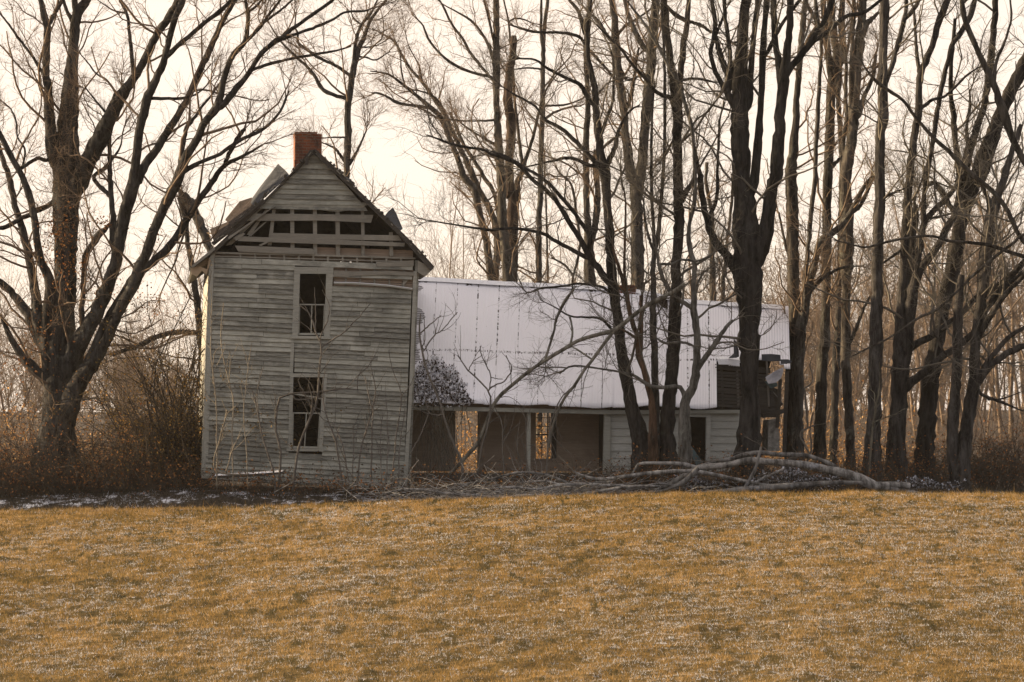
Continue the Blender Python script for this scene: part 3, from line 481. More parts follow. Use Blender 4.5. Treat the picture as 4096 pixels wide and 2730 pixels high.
tree('two thin backlit trunks above the ridge next to the massive double trunk', 86, ['Z:2855,1840,30 2855,1300,28 F:1785,1000,56 1780,700,48 1770,500,40 1775,300,34 C:1730,1480,30 1735,1300,30','Z:2895,1840,22 F:1862,1000,40 1880,720,30 1900,500,26 1930,250,26 1945,0,24 C:1925,1400,20'], 'bark', 1.2, zmin=5, name='thin_tree')

# russet leaves hanging on a few trees, ivy twigs on the old tree's trunk
def cloud(boxes, n):
    out = []
    for (px, py, sx, sy, Y, w) in boxes:
        m = int(n*w); a = np.stack([rng.normal(px, sx, m), rng.normal(py, sy, m), Y+rng.normal(0, .5, m)], 1); out.append(np.array([P(*q) for q in a]))
    return np.concatenate(out)
c = cloud([(240,930,45,60,61,1.2),(250,1050,50,60,61,.7),(420,890,25,18,61,.4),(330,1080,40,60,61,.5),(170,1350,60,60,61,.6),(620,940,20,30,61.5,.15),(600,1210,40,40,62,.3),(80,1430,50,60,61,.5),(480,1180,60,60,61,.3)], 330)
leaves('dead_leaves', c, .032, M['leaf_brown'], L1, rng.uniform(.2, 1, len(c)))
n = 900; a0 = np.array([P(rng.normal(240, 45), rng.uniform(380, 1000), 61.3+rng.normal(0, .25)) for _ in range(n)])
pp = np.empty((n,5,3)); pp[:,0] = a0; Dv = rng.normal(0, 1, (n,3))+np.array([0,-.2,.9])
for k in range(1, 5): Dv = Dv+rng.normal(0, .5, (n,3)); pp[:,k] = pp[:,k-1]+Dv/np.linalg.norm(Dv, axis=1, keepdims=True)*rng.uniform(.04, .13, (n,1))
V, Fq = tubes(pp, np.full((n,5), .004), 3); mk('ivy_twigs', V, Fq, M['twig'], L1)
# ---------------------------------------------------------------- the farmhouse (one thing, many parts); outlines in photo pixels on planes parallel to the gable wall
hb = P0.copy(); hb[2] = float(hz(hb[0], hb[1]))
HOUSE = empty('farmhouse', hb, 'abandoned two storey clapboard farmhouse with brick chimney and long snowy roofed wing', 'house')
c1 = lambda x, y: (700+x/2.091, 480+y/2.091)
cq = lambda x, y: (700+x*.66952, 1000+y*.66952)
cr = lambda x, y: (1600+x*.63776, 1050+y*.63776)
ct = lambda x, y: (2400+x*.60606, 1100+y*.60606)
ch = lambda x, y: (2920+x/2, 1300+y/2)
TL, TR, BL, BR = (845,1011), (1668,1040), (806,1905), (1630,1957)
def bil(u, v):
    return ((1-v)*((1-u)*TL[0]+u*TR[0])+v*((1-u)*BL[0]+u*BR[0]), (1-v)*((1-u)*TL[1]+u*TR[1])+v*((1-u)*BL[1]+u*BR[1]))
def uof(px, v):
    a = bil(0, v)[0]; b = bil(1, v)[0]; return (px-a)/(b-a)
def board(mb, p00, p10, p11, p01, t=None, proud=.02, base=.0):   # tl, tr, br, bl in pixels: clapboard, lower edge proud
    fr = [W(*p00, base), W(*p10, base), W(*p11, proud), W(*p01, proud)]
    bk = [W(*p, -.012) for p in (p00, p10, p11, p01)]
    mb.hexa(fr, bk, t)
sid = MB(); NR = 47; J = lambda s: random.gauss(0, s)
# windows: outer frame in pixels (x left/right at the top, at the bottom)
WIN = [dict(y0=1068, y1=1356, xl=(1177,1167), xr=(1333,1319), o=[(1201,1096),(1306,1096),(1296,1341),(1192,1341)], rail=1219, mun=(1248,1244), ry=(1219,1341)),
       dict(y0=1494, y1=1806, xl=(1160,1152), xr=(1309,1290), o=[(1174,1509),(1292,1510),(1274,1795),(1167,1793)], rail=1653, mun=(1226,1218), ry=(1653,1794))]
def inopen(x, y):
    t = (x-1330)/320
    return (1104+8*t < y < 1142+22*t) or (1074+12*t < y < 1084+12*t)
for i in range(NR):
    v0 = i/NR; v1 = (i+1.12)/NR; vm = (i+.5)/NR
    if i == 0: continue                         # top row gone: framing shows
    ym = bil(.45, vm)[1]
    segs = [(0.018, .98)]
    for w in WIN:
        if w['y0']-6 < ym < w['y1']+4:
            f = (ym-w['y0'])/(w['y1']-w['y0']); a = uof(w['xl'][0]+f*(w['xl'][1]-w['xl'][0])+2, vm); b = uof(w['xr'][0]+f*(w['xr'][1]-w['xr'][0])-2, vm)
            segs = [(.018, a), (b, .98)]
    if 1362 < ym < 1490: segs = [(.018, uof(1164, vm)), (uof(1178, vm), .98)]
    out = []
    for a, b in segs:
        if b-a > .3 and random.random() < .8:
            j = random.uniform(a+.12, b-.12); out += [(a, j-.0008), (j+.0008, b)]
        else: out.append((a, b))
    for a, b in out:
        if a > .5 and inopen(bil((a+b)/2, vm)[0], bil((a+b)/2, vm)[1]): continue
        q = [list(bil(a, v0)), list(bil(b, v0)), list(bil(b, min(v1, 1))), list(bil(a, min(v1, 1)))]
        d1, d2 = J(1.2), J(1.2)
        q[2][1] += d1; q[3][1] += d2
        n = max(1, int((b-a)*6)); tt = random.random(); pr = .028+abs(J(.010))
        for k in range(n):
            e0, e1 = k/n, (k+1)/n
            L = lambda p, r, e: (p[0]+(r[0]-p[0])*e, p[1]+(r[1]-p[1])*e)
            s0 = 1.1*math.sin(a*40+i*7+e0*5); s1 = 1.1*math.sin(a*40+i*7+e1*5)
            l0 = L(q[3], q[2], e0); l1 = L(q[3], q[2], e1)
            board(sid, L(q[0], q[1], e0), L(q[0], q[1], e1), (l1[0], l1[1]+s1), (l0[0], l0[1]+s0), tt, pr)
sid.build('clapboard_wall', M['siding'], HOUSE)
# gable triangle boards, from the peak down to the torn part
gb = MB(); y = 612
xl = lambda y: 1260-(y-602)*.995; xr = lambda y: 1260+(y-602)*.944
while y < 822:
    h = 20.5; e = min(1, (y-600)/240.)
    ty = lambda x: (x-1260)/400*9
    a0, a1, b0, b1 = xl(y)+3+J(1.5), xl(y+h)+3+J(2), xr(y)-4-abs(J(3)), xr(y+h)-4-abs(J(3))
    if 715 < y < 735: b1 -= 26; b0 -= 20
    t = random.random(); n = 4
    for k in range(n):
        u0, u1 = k/n, (k+1)/n; X0 = a0+(b0-a0)*u0; X1 = a0+(b0-a0)*u1; Z0 = a1+(b1-a1)*u0; Z1 = a1+(b1-a1)*u1
        board(gb, (X0, y+ty(X0)), (X1, y+ty(X1)), (Z1, y+h+2.5+ty(Z1)), (Z0, y+h+2.5+ty(Z0)), t, .03+abs(J(.008)))
    y += h
for poly in ([(690,705),(1620,690),(1560,745),(1360,770),(1180,752),(960,748),(780,742)],):
    gb.slab([c1(*p) for p in poly], .02, .03)
gb.build('gable_boards', M['siding'], HOUSE)
def loose(name, pts, off, th, m='raw_wood', t=None, conv=c1, parent=None):
    b = MB(); b.slab([conv(*p) for p in pts], off, th, t); return b.build(name, M[m], parent or HOUSE)
loose('loose_board', [(600,800),(650,784),(1200,790),(1660,795),(1640,862),(1400,850),(1200,842),(900,846),(592,843)], .035, .025)
loose('loose_board', [(800,946),(1300,958),(1870,966),(1895,1012),(1300,1000),(800,986)], .03, .025)
loose('loose_board', [(535,974),(800,984),(1300,1000),(1925,1030),(1918,1060),(1300,1042),(525,1014)], .045, .025)
loose('loose_board', [(500,1052),(800,1062),(1150,1078),(1168,1108),(1160,1126),(800,1116),(530,1102)], .03, .025)
loose('loose_board', [(1680,1186),(1800,1190),(1995,1176),(1998,1222),(1850,1228),(1690,1228)], .03, .025)
loose('loose_board', [(1326,1262),(1500,1270),(1760,1262),(2000,1276),(1998,1306),(1760,1296),(1500,1306),(1330,1314)], .045, .025, t=.9)
lb = loose('hanging_board', [(1328,1360),(1480,1362),(1640,1372),(1800,1386),(1988,1412),(1985,1424),(1800,1398),(1640,1386),(1480,1376),(1328,1372)], .09, .10, 'trim', .95); lb['label'] = 'bent hanging board with snow on its upper edge'
sn = MB(); sn.slab([c1(*p) for p in [(1330,1356),(1480,1358),(1640,1368),(1800,1382),(1986,1408),(1986,1412),(1800,1386),(1640,1372),(1480,1362),(1330,1360)]], .08, .085); sn.build('snow_cap', M['snow'], lb)
# framing behind the torn openings
fr = Each('stud', 'raw_wood', HOUSE)
for x, w in ((980,32),(1170,32),(1360,34),(1570,26)): fr.slab([c1(x-w/2,740),c1(x+w/2,740),c1(x+w/2+4,1140),c1(x-w/2+4,1140)], -.03, .11)
fr.slab([c1(815,750),c1(842,750),c1(808,1050),c1(776,1050)], -.03, .1); fr.slab([c1(1792,940),c1(1822,940),c1(1826,1140),c1(1796,1140)], -.03, .1)
fr.slab([c1(760,745),c1(778,752),c1(660,930),c1(620,965),c1(600,960)], -.05, .06)
fr.slab([c1(745,860),c1(770,850),c1(640,970),c1(610,975)], -.02, .05)
for a in range(12):
    x = 540+a*122; fr.slab([c1(x,1118+a*2.6),c1(x+16,1118+a*2.6),c1(x+16,1170+a*2.6),c1(x,1170+a*2.6)], -.02, .09)
for x in (1425,1545,1665,1790,1908): fr.slab([c1(x,1240),c1(x+14,1240),c1(x+10,1400),c1(x-4,1400)], -.018, .05)
fr.slab([c1(1955,1305),c1(1980,1305),c1(1915,1385),c1(1895,1380)], -.016, .04)
pl = MB(); pl.slab([c1(320,1104),c1(1100,1122),c1(2010,1152),c1(2010,1166),c1(1100,1138),c1(320,1120)], -.01, .13); pl.slab([c1(330,1136),c1(2000,1184),c1(2000,1192),c1(330,1146)], -.012, .1); pl.build('top_plate', M['raw_wood'], HOUSE)
bb = MB()
for k in range(4): bb.slab([c1(1186+0*k,1066+15*k),c1(1990,1092+15*k),c1(1990,1106+15*k),c1(1186,1080+15*k)], -.15, .02)
for k in range(9): bb.slab([c1(1326,1232+20*k),c1(1994,1254+20*k),c1(1994,1271+20*k),c1(1326,1249+20*k)], -.075, .018)
bb.slab([c1(330,1120),c1(2000,1160),c1(2000,1200),c1(330,1160)], -.16, .02, .2)
bb.build('inner_boards', M['siding_brown'], HOUSE)
raf = Each('rafter', 'raw_wood', HOUSE)
raf.slab([c1(632,850),c1(672,846),c1(480,1040),c1(420,1056)], -.12, .05); raf.slab([c1(700,745),c1(740,735),c1(330,1100),c1(310,1085)], -.1, .07); raf.slab([c1(480,900),c1(600,800),c1(612,812),c1(500,912)], .10, .05); raf.slab([c1(830,720),c1(850,712),c1(452,1000),c1(440,985)], .11, .05)
raf.slab([c1(484,988),c1(570,945),c1(590,955),c1(512,1012)], .06, .05); raf.slab([c1(700,1048),c1(800,1000),c1(812,1010),c1(720,1056)], .06, .03)
# corner boards, batten, skirt
cb = MB(); cb.slab([(843,1042),(856,1042),(831,1890),(811,1890)], .03, .06); cb.slab([(838,1030),(844,1030),(812,1892),(805,1892)], .02, .12); cb.build('corner_board', M['trim'], HOUSE)
cb = MB(); cb.slab([(1654,1086),(1668,1087),(1651,1536),(1628,1952),(1612,1950),(1638,1536)], .03, .08); cb.build('corner_board', M['trim'], HOUSE)
cb = MB(); cb.slab([(1164,1358),(1178,1358),(1172,1500),(1157,1500)], .03, .03); cb.build('batten', M['trim'], HOUSE)
cb = MB(); cb.slab([(1185,1496),(1268,1499),(1268,1503),(1185,1501)], .04, .03); cb.slab([(806,1898),(1626,1952),(1626,1966),(806,1914)], .012, .1); cb.build('skirt_board', M['trim'], HOUSE)
for w in WIN:
    o = w['o']; f = MB(); L0, L1_ = w['xl']; R0, R1 = w['xr']; y0, y1 = w['y0'], w['y1']
    f.slab([(L0,y0+6),(o[0][0],y0+6),(o[3][0],y1),(L1_,y1)], .035, .05); f.slab([(o[1][0],y0+6),(R0,y0+8),(R1,y1+2),(o[2][0],y1)], .035, .05)
    f.slab([(L0-1,y0),(R0+1,y0+2),(R0,o[1][1]),(L0,o[0][1])], .042, .06)
    win = f.build('window', M['trim'], HOUSE)
    s = MB(); s.slab([(L1_-6,y1-12),(R1+4,y1-10),(R1+4,y1+1),(L1_-6,y1-1)], .075, .09); s.build('sill', M['trim'], win)
    s = MB(); r = w['rail']; fx = lambda y, e: (o[0][0] if e == 0 else o[1][0])+((o[3][0] if e == 0 else o[2][0])-(o[0][0] if e == 0 else o[1][0]))*(y-o[0][1])/(o[3][1]-o[0][1])
    s.slab([(fx(r,0),r-3),(fx(r,1),r-1.5),(fx(r,1),r+3),(fx(r,0),r+2)], -.03, .04); s.slab([(w['mun'][0]-2,r),(w['mun'][0]+2,r),(w['mun'][1]+2,w['ry'][1]),(w['mun'][1]-2,w['ry'][1])], -.035, .03)
    s.slab([(fx(r,0),r),(fx(r,0)+5,r),(o[3][0]+5,o[3][1]),(o[3][0],o[3][1])], -.03, .04); s.slab([(fx(r,1)-5,r),(fx(r,1),r),(o[2][0],o[2][1]),(o[2][0]-5,o[2][1])], -.03, .04)
    s.slab([(o[3][0],o[3][1]-8),(o[2][0],o[2][1]-8),(o[2][0],o[2][1]),(o[3][0],o[3][1])], -.03, .045)
    if r > 1500: s.slab([(1176,1572),(1289,1592),(1288,1598),(1176,1579)], -.03, .03)
    s.build('sash', M['trim'], win)
# shell: side walls, back wall, floors
def quadwall(name, ppx, o0, o1, th, m):       # wall running back from a pixel outline edge on the gable plane
    (xa, ya), (xb, yb) = ppx; a, b = W(xa, ya, 0), W(xb, yb, 0); side = np.array([math.cos(TH), math.sin(TH), 0])*th
    v = [a+NRM*o0, b+NRM*o0, b+NRM*o1, a+NRM*o1]; q = MB(); q.hexa(v, [p+side for p in v]); return q.build(name, M[m], HOUSE)
quadwall('side_wall', ((842,1012),(808,1905)), -.03, -6.0, .12, 'siding_white'); quadwall('side_wall', ((1662,1042),(1626,1955)), -.03, -6.0, .10, 'siding')
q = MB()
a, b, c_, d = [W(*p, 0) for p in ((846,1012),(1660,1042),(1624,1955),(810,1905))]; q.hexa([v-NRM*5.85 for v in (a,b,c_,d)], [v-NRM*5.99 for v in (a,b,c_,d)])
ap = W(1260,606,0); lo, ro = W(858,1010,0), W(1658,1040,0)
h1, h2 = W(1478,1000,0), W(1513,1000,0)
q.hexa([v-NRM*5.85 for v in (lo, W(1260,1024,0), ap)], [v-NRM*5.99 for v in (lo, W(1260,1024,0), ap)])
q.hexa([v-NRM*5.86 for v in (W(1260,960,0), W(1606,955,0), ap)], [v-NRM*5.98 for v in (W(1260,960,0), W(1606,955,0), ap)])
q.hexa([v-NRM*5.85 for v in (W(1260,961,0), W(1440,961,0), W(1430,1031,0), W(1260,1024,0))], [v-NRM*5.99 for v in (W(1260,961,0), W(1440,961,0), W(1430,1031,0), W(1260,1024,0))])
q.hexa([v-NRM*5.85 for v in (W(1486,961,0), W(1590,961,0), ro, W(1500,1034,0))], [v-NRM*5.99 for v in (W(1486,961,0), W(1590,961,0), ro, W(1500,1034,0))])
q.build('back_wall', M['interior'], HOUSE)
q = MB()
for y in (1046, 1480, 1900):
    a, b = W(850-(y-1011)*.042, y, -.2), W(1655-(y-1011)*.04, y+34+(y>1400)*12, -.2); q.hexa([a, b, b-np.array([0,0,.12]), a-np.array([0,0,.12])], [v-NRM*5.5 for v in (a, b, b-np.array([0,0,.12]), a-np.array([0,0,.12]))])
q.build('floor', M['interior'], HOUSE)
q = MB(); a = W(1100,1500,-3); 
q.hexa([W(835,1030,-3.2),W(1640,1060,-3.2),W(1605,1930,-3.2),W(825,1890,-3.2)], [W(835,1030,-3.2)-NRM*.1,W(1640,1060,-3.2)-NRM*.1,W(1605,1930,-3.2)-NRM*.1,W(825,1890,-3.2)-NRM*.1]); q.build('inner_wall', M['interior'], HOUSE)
# main roof
rf = MB()
def slope(mb, poly, o0, o1, t=None): f = [W(*p, 0) for p in poly]; mb.hexa([v+NRM*o0 for v in f], [v+NRM*o1 for v in f], t)
slope(rf, [(1259,599),(1259,614),(1000,872),(868,1004),(775,1071),(768,1062),(860,990),(1000,858)], .10, -6.2)
slope(rf, [(1261,599),(1500,829),(1660,985),(1735,1070),(1728,1080),(1650,1000),(1500,846),(1261,614)], .16, -6.2)
roof = rf.build('roof', M['shingle'], HOUSE)
rk = MB()
rk.slab([c1(1185,262),c1(1380,440),c1(1640,690),c1(1905,950),c1(2160,1235),c1(2140,1262),c1(1890,980),c1(1625,725),c1(1365,470),c1(1170,290)], .20, .04)
rk.slab([c1(1165,250),c1(1120,295),c1(910,520),c1(925,505),c1(1035,375),c1(1130,250)], .14, .05); rk.slab([c1(915,515),c1(940,480),c1(1040,360),c1(1050,368)], .2, .03)
rk.slab([c1(1085,330),c1(1112,290),c1(1115,375),c1(1090,380)], .22, .03)
rk.slab([c1(740,660),c1(760,690),c1(330,1050),c1(300,1030)], .13, .05); rk.slab([c1(700,690),c1(720,700),c1(480,900),c1(465,885)], .2, .04)
rk.build('rake_board', M['dark_wood'], roof); rk = Each('broken_shingle', 'shingle', roof)
for k in range(26):
    e = random.random(); x = 1240+e*840; yy = 315+e*835; s = random.uniform(9, 26); rk.slab([c1(x,yy),c1(x+s,yy-s*.9),c1(x+s*1.7,yy-s*.2),c1(x+s*.8,yy+s*.8)], .22, random.uniform(.1,.3))
for k in range(16):
    e = random.random(); x = 1110-e*760; yy = 300+e*720; s = random.uniform(9, 24); rk.slab([c1(x,yy),c1(x-s,yy-s*.6),c1(x-s*1.4,yy+s*.4),c1(x-s*.3,yy+s)], .2, random.uniform(.1,.3))
lt = Each('roof_lath', 'raw_wood', roof)
for k in range(13):
    e = (k+.5)/13+J(.02); x, y = 1120-e*790, 300+e*730; L_, o_ = random.uniform(22, 60), random.uniform(2, 16); a_ = math.radians(-43+J(9)); dx, dy = math.cos(a_)*L_, -math.sin(a_)*-L_*1.0; dy = math.sin(-a_)*-L_
    x0, y0 = x-o_*.7-dx/2, y-o_*.7-dy/2; lt.slab([c1(x0, y0), c1(x0+dx, y0+dy), c1(x0+dx+4, y0+dy+6), c1(x0+4, y0+6)], .19+J(.02), .04)
for k in range(11):
    e = (k+.5)/11+J(.02); x, y = 1240+e*840, 310+e*840; L_, o_ = random.uniform(18, 46), random.uniform(2, 12); a_ = math.radians(45+J(12)); dx, dy = math.cos(a_)*L_, math.sin(a_)*L_
    x0, y0 = x+o_*.7-dx/2, y-o_*.7-dy/2; lt.slab([c1(x0, y0), c1(x0+dx, y0+dy), c1(x0+dx-5, y0+dy+6), c1(x0-5, y0+6)], .23+J(.02), .04)
ev = Each('eave_board', 'raw_wood', roof); ev.slab([c1(140,1222),c1(290,1095),c1(330,1060),c1(335,1085),c1(285,1130),c1(150,1236)], .18, .5); ev.slab([c1(2032,1178),c1(2165,1244),c1(2092,1310),c1(2030,1275)], .12, 1.2)
ev = MB(); ev.slab([c1(132,1240),c1(200,1225),c1(268,1250),c1(285,1150),c1(300,1180),c1(262,1300),c1(225,1262),c1(185,1310),c1(140,1290)], .05, .06); ev.slab([c1(150,1225),c1(270,1120),c1(280,1200),c1(200,1225)], -.1, .5, .1)
s = ev.build('broken_soffit', M['warm_wood'], roof)
def sheet(name, pts, m, parent, n=None, label=None, th=.012):   # bent sheet through a grid of (px,py,off) rows
    A = [[W(*p) for p in row] for row in pts]; b = MB(); t = random.random()
    for i in range(len(A)-1):
        for j in range(len(A[0])-1):
            f = [A[i][j], A[i][j+1], A[i+1][j+1], A[i+1][j]]; nn = np.cross(f[1]-f[0], f[3]-f[0]); nn = nn/np.linalg.norm(nn)*th
            b.hexa(f, [v-nn for v in f], t)
    o = b.build(name, M[m], parent)
    if label: o['label'] = label
    return o
C = lambda x, y, o: (*c1(x, y), o)
sheet('roof_sheet', [[C(650,735,-.1),C(760,640,-.1),C(955,462,-.1)],[C(640,700,-.9),C(715,590,-.9),C(925,425,-.9)],[C(622,688,-1.6),C(712,560,-1.6),C(862,368,-1.6)]], 'blue_metal', roof, label='grey metal sheet standing up off the left slope')
sheet('roof_sheet', [[C(330,1040,-.1),C(480,930,-.1),C(700,715,-.1)],[C(318,1000,-.8),C(450,880,-.8),C(680,690,-.8)],[C(300,940,-1.5),C(440,860,-1.5),C(650,655,-1.5)],[C(290,915,-1.9),C(445,850,-1.8),C(500,800,-1.8)]], 'rust', roof, label='dark rusty sheet curling over the left eave')
sheet('roof_sheet', [[C(470,880,-.5),C(600,780,-.5),C(720,690,-.5)],[C(420,838,-1.6),C(540,740,-1.6),C(690,672,-1.6)],[C(425,826,-2.2),C(540,682,-2.2),C(640,650,-2.2)]], 'rust', roof)
sheet('roof_sheet', [[C(1752,806,-.3),C(1800,850,-.3),C(1868,938,-.3)],[C(1780,770,-.7),C(1830,810,-.8),C(1890,925,-.8)],[C(1823,732,-1.2),C(1850,780,-1.2),C(1905,910,-1.2)]], 'blue_metal', roof, label='dark triangular sheet sticking up off the right slope')
sheet('roof_sheet', [[C(1395,478,-.3),C(1440,520,-.3),C(1490,560,-.3)],[C(1410,470,-1.4),C(1470,495,-1.4),C(1510,552,-1.4)]], 'blue_metal', roof)
chm = MB()
def boxp(mb, x0, y0, x1, y1, off, dep, t=None): mb.slab([(x0,y0),(x1,y0+1),(x1,y1),(x0,y1)], off, dep, t)
boxp(chm, 1180,536,1287,760, -1.2, .62); boxp(chm, 1179,528,1269,540, -1.18, .66); boxp(chm, 1178,640,1200,700, -1.15, .2)
chim = chm.build('chimney', M['brick'], roof)
# ---- the wing
def pl2(tab, s): t = np.array(tab, float); return np.interp(s, t[:,0], t[:,1])
RID = [(1690,1112),(1995,1130),(2333,1146),(2437,1150),(2560,1160),(2600,1170),(2667,1196),(2721,1201),(2939,1215),(3154,1227)]
EAV = [(1652,1613),(2008,1616),(2193,1625),(2486,1630),(2879,1628),(3166,1640)]
WT = float(np.linalg.norm(W(1664,1112,-4.4)-W(3154,1227,-4.4))); OR, OE = -4.4, -.9
def WR(s, t):
    a = W(1664+s*1490, pl2(RID, 1664+s*1490), OR); b = W(1636+s*1530, pl2(EAV, 1636+s*1530), OE); return a+(b-a)*t
nc, nr = 620, 26; dn = None
V, uv = [], []
for i in range(nr+1):
    for j in range(nc+1):
        s, t = j/nc, i/nr; p = WR(s, t); u = s*WT
        e1 = WR(min(1, s+.01), t)-WR(max(0, s-.01), t); e2 = WR(s, min(1, t+.01))-WR(s, max(0, t-.01)); nn = np.cross(e2, e1); nn /= np.linalg.norm(nn)
        p = p+nn*((.004)*math.sin(u/.076*2*math.pi)+.02*math.sin(s*23+t*3)*math.sin(t*7+s*5)+.035*((u/.6+.5)%1)*max(0,t-.55)*2.2*(.5+.5*math.sin(int(u/.6+.5)*2.3))+ (.05*max(0,t-.93)/.07*math.sin(u*2.1)**3 if t > .93 else 0))
        V.append(p); uv.append((u, t*5.1))
Fq = []
for i in range(nr):
    for j in range(nc):
        s, t = (j+.5)/nc, (i+.5)/nr; px = 1690+s*1464
        if s > .805 and t > .60+.03*math.sin(s*90)-.10*sm((s-.86)/.02)+.07*sm((s-.93)/.03)+.02*sm((s-.97)/.03): continue
        a = i*(nc+1)+j; Fq.append((a, a+nc+1, a+nc+2, a+1))
wr = mk('wing_roof', V, np.array(Fq), M['wing_roof'], HOUSE, uv=uv)
md = wr.modifiers.new('thickness', 'SOLIDIFY'); md.thickness = .02; md.offset = -1
rc = MB()
for k in range(14):
    s0, s1 = k/14*.985, (k+1)/14*.985; a, b = WR(s0, 0), WR(s1, 0); z = np.array([0,0,.035]); f = [a+z*.2+NRM*.16-np.array([0,0,.10]), b+z*.2+NRM*.16-np.array([0,0,.10]), b+z, a+z]
    rc.hexa(f, [v-NRM*.02 for v in f[:2]]+[v-NRM*.14 for v in f[2:]])
rc.build('ridge_cap', M['snow'], wr)
bk = MB()
for k in range(10):
    s0, s1 = k/10, (k+1)/10; a, b = WR(s0, 0), WR(s1, 0); a = a-np.array([0,0,.02]); b = b-np.array([0,0,.02]); c_ = b-NRM*4.2-np.array([0,0,3.2]); d = a-NRM*4.2-np.array([0,0,3.2])
    bk.hexa([a, b, c_, d], [v-np.array([0,0,.05]) for v in (a, b, c_, d)])
bk.build('rear_slope', M['rust'], wr)
st = MB(); st.slab([ct(118,78),ct(235,72),ct(238,108),ct(228,140),ct(120,138)], OR+.15, .5, .1); st.slab([ct(130,68),ct(225,66),ct(228,80),ct(128,82)], OR+.2, .55, .5); st.build('chimney_stub', M['brick'], wr)
st = MB(); st.slab([ct(335,140),ct(446,165),ct(448,245),ct(400,200)], OR+.35, .05, .1); st.build('gap_shade', M['rust'], wr)  # dark slab painting the shade inside the break in the ridge
# purlins and torn sheets at the collapsed end
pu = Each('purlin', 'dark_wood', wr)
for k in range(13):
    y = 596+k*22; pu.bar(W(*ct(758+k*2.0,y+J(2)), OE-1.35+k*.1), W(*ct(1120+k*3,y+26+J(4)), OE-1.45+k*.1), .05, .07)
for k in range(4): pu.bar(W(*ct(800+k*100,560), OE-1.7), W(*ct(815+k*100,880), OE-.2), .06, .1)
sh = lambda x, y, o: (*ct(x, y), o)
sheet('torn_sheet', [[sh(770,540,-2.1),sh(850,545,-2.1),sh(925,545,-2.1)],[sh(775,560,-1.9),sh(850,558,-1.9),sh(922,565,-1.9)],[sh(782,592,-1.85),sh(850,594,-1.85),sh(918,604,-1.85)]], 'snow', wr, label='snow covered torn roof sheet edge')
sheet('torn_sheet', [[sh(850,552,-1.9),sh(885,520,-1.85),sh(884,425,-1.8)],[sh(870,550,-1.7),sh(905,525,-1.65),sh(900,440,-1.6)],[sh(900,548,-1.6),sh(918,540,-1.6),sh(916,500,-1.6)]], 'blue_metal', wr)
sheet('torn_sheet', [[sh(1066,526,-2.0),sh(1130,524,-2.0),sh(1190,530,-2.0)],[sh(1068,568,-1.9),sh(1130,572,-1.9),sh(1192,570,-1.9)]], 'blue_metal', wr)
sheet('torn_sheet', [[sh(1092,678,-1.6),sh(1150,640,-1.6),sh(1205,612,-1.6)],[sh(1100,700,-1.5),sh(1160,680,-1.5),sh(1212,632,-1.5)],[sh(1112,722,-1.4),sh(1165,712,-1.4),sh(1196,682,-1.4)]], 'tin', wr, label='grey tin sheet dangling from the collapsed corner')
sheet('torn_sheet', [[sh(1085,705,-1.6),sh(1168,716,-1.6)],[sh(1128,752,-1.5),sh(1172,735,-1.5)]], 'teal_metal', wr)
sheet('torn_sheet', [[sh(1190,560,-1.8),sh(1240,560,-1.8),sh(1268,572,-1.8)],[sh(1195,590,-1.7),sh(1240,585,-1.7),sh(1264,580,-1.7)]], 'blue_metal', wr)
# walls of the wing
eb = MB()
for (xa, ya), (xb, yb) in (((0,0),(0,0)),):
    eb.slab([(1636,1622),(2010,1632),(2430,1642),(2960,1640),(2960,1654),(2430,1658),(2010,1648),(1634,1640)], OE-.12, .14)
eb.build('eave_beam', M['trim'], HOUSE)
pw = MB(); OB = -2.7
def boards(mb, x0, x1, y0, y1, pitch, off, tilt=0.0, th=.03, lap=1.5):
    y = y0
    while y < y1:
        e = min(y+pitch+lap, y1+lap); t = random.random(); xj = random.uniform(x0, x1)
        for a, b, tt in ((x0, xj, t), (xj, x1, random.random())):
            fr_ = [W(a,y+tilt*(a-x0),off), W(b,y+tilt*(b-x0),off), W(b,e+tilt*(b-x0),off+.026), W(a,e+tilt*(a-x0),off+.026)]
            mb.hexa(fr_, [v-NRM*th for v in fr_], tt)
        y += pitch
boards(pw, 1615, 1819, 1590, 1885, 15, OB); boards(pw, 1921, 2143, 1590, 1885, 15, OB); boards(pw, 2228, 2440, 1590, 1885, 17, OB); boards(pw, 2143, 2228, 1838, 1885, 15, OB); boards(pw, 1819, 1921, 1590, 1636, 15, OB); boards(pw, 2143, 2228, 1590, 1640, 15, OB)
pw.build('porch_wall', M['siding_brown'], HOUSE)
dj = MB(); dj.slab([(1919,1636),(1935,1636),(1935,1895),(1917,1895)], OB+.03, .4, .05); dj.slab([(1816,1634),(1822,1634),(1822,1895),(1815,1895)], OB+.03, .14); dj.build('door_frame', M['siding_brown'], HOUSE)
wf = MB(); x0, x1, y0, y1 = 2143, 2228, 1640, 1838
wf.slab([(x0-7,y0),(x0+1,y0),(x0+1,y1),(x0-7,y1)], OB+.03, .08); wf.slab([(x1-1,y0),(x1+9,y0),(x1+9,y1),(x1-1,y1)], OB+.03, .08); wf.slab([(x0-9,y1-3),(x1+9,y1-3),(x1+9,y1+5),(x0-9,y1+5)], OB+.05, .1)
win = wf.build('porch_window', M['siding_brown'], HOUSE)
ws = MB()
for x in (2168,2190): ws.slab([(x-1.5,y0),(x+1.5,y0),(x+1.5,y1-4),(x-1.5,y1-4)], OB-.03, .03)
for y in (1672,1706,1738,1741): ws.slab([(x0,y-1.5),(x1-20,y-1.5),(x1-20,y+1.5),(x0,y+1.5)], OB-.035, .035)
ws.slab([(x1-22,y0),(x1,y0),(x1,y1),(x1-22,y1)], OB-.04, .05, .05)
ws.build('sash', M['dark_wood'], win)
po = MB(); po.slab([cr(798,915),cr(820,915),cr(818,1360),cr(796,1360)], OE-.22, .12); po.build('porch_post', M['trim'], HOUSE)
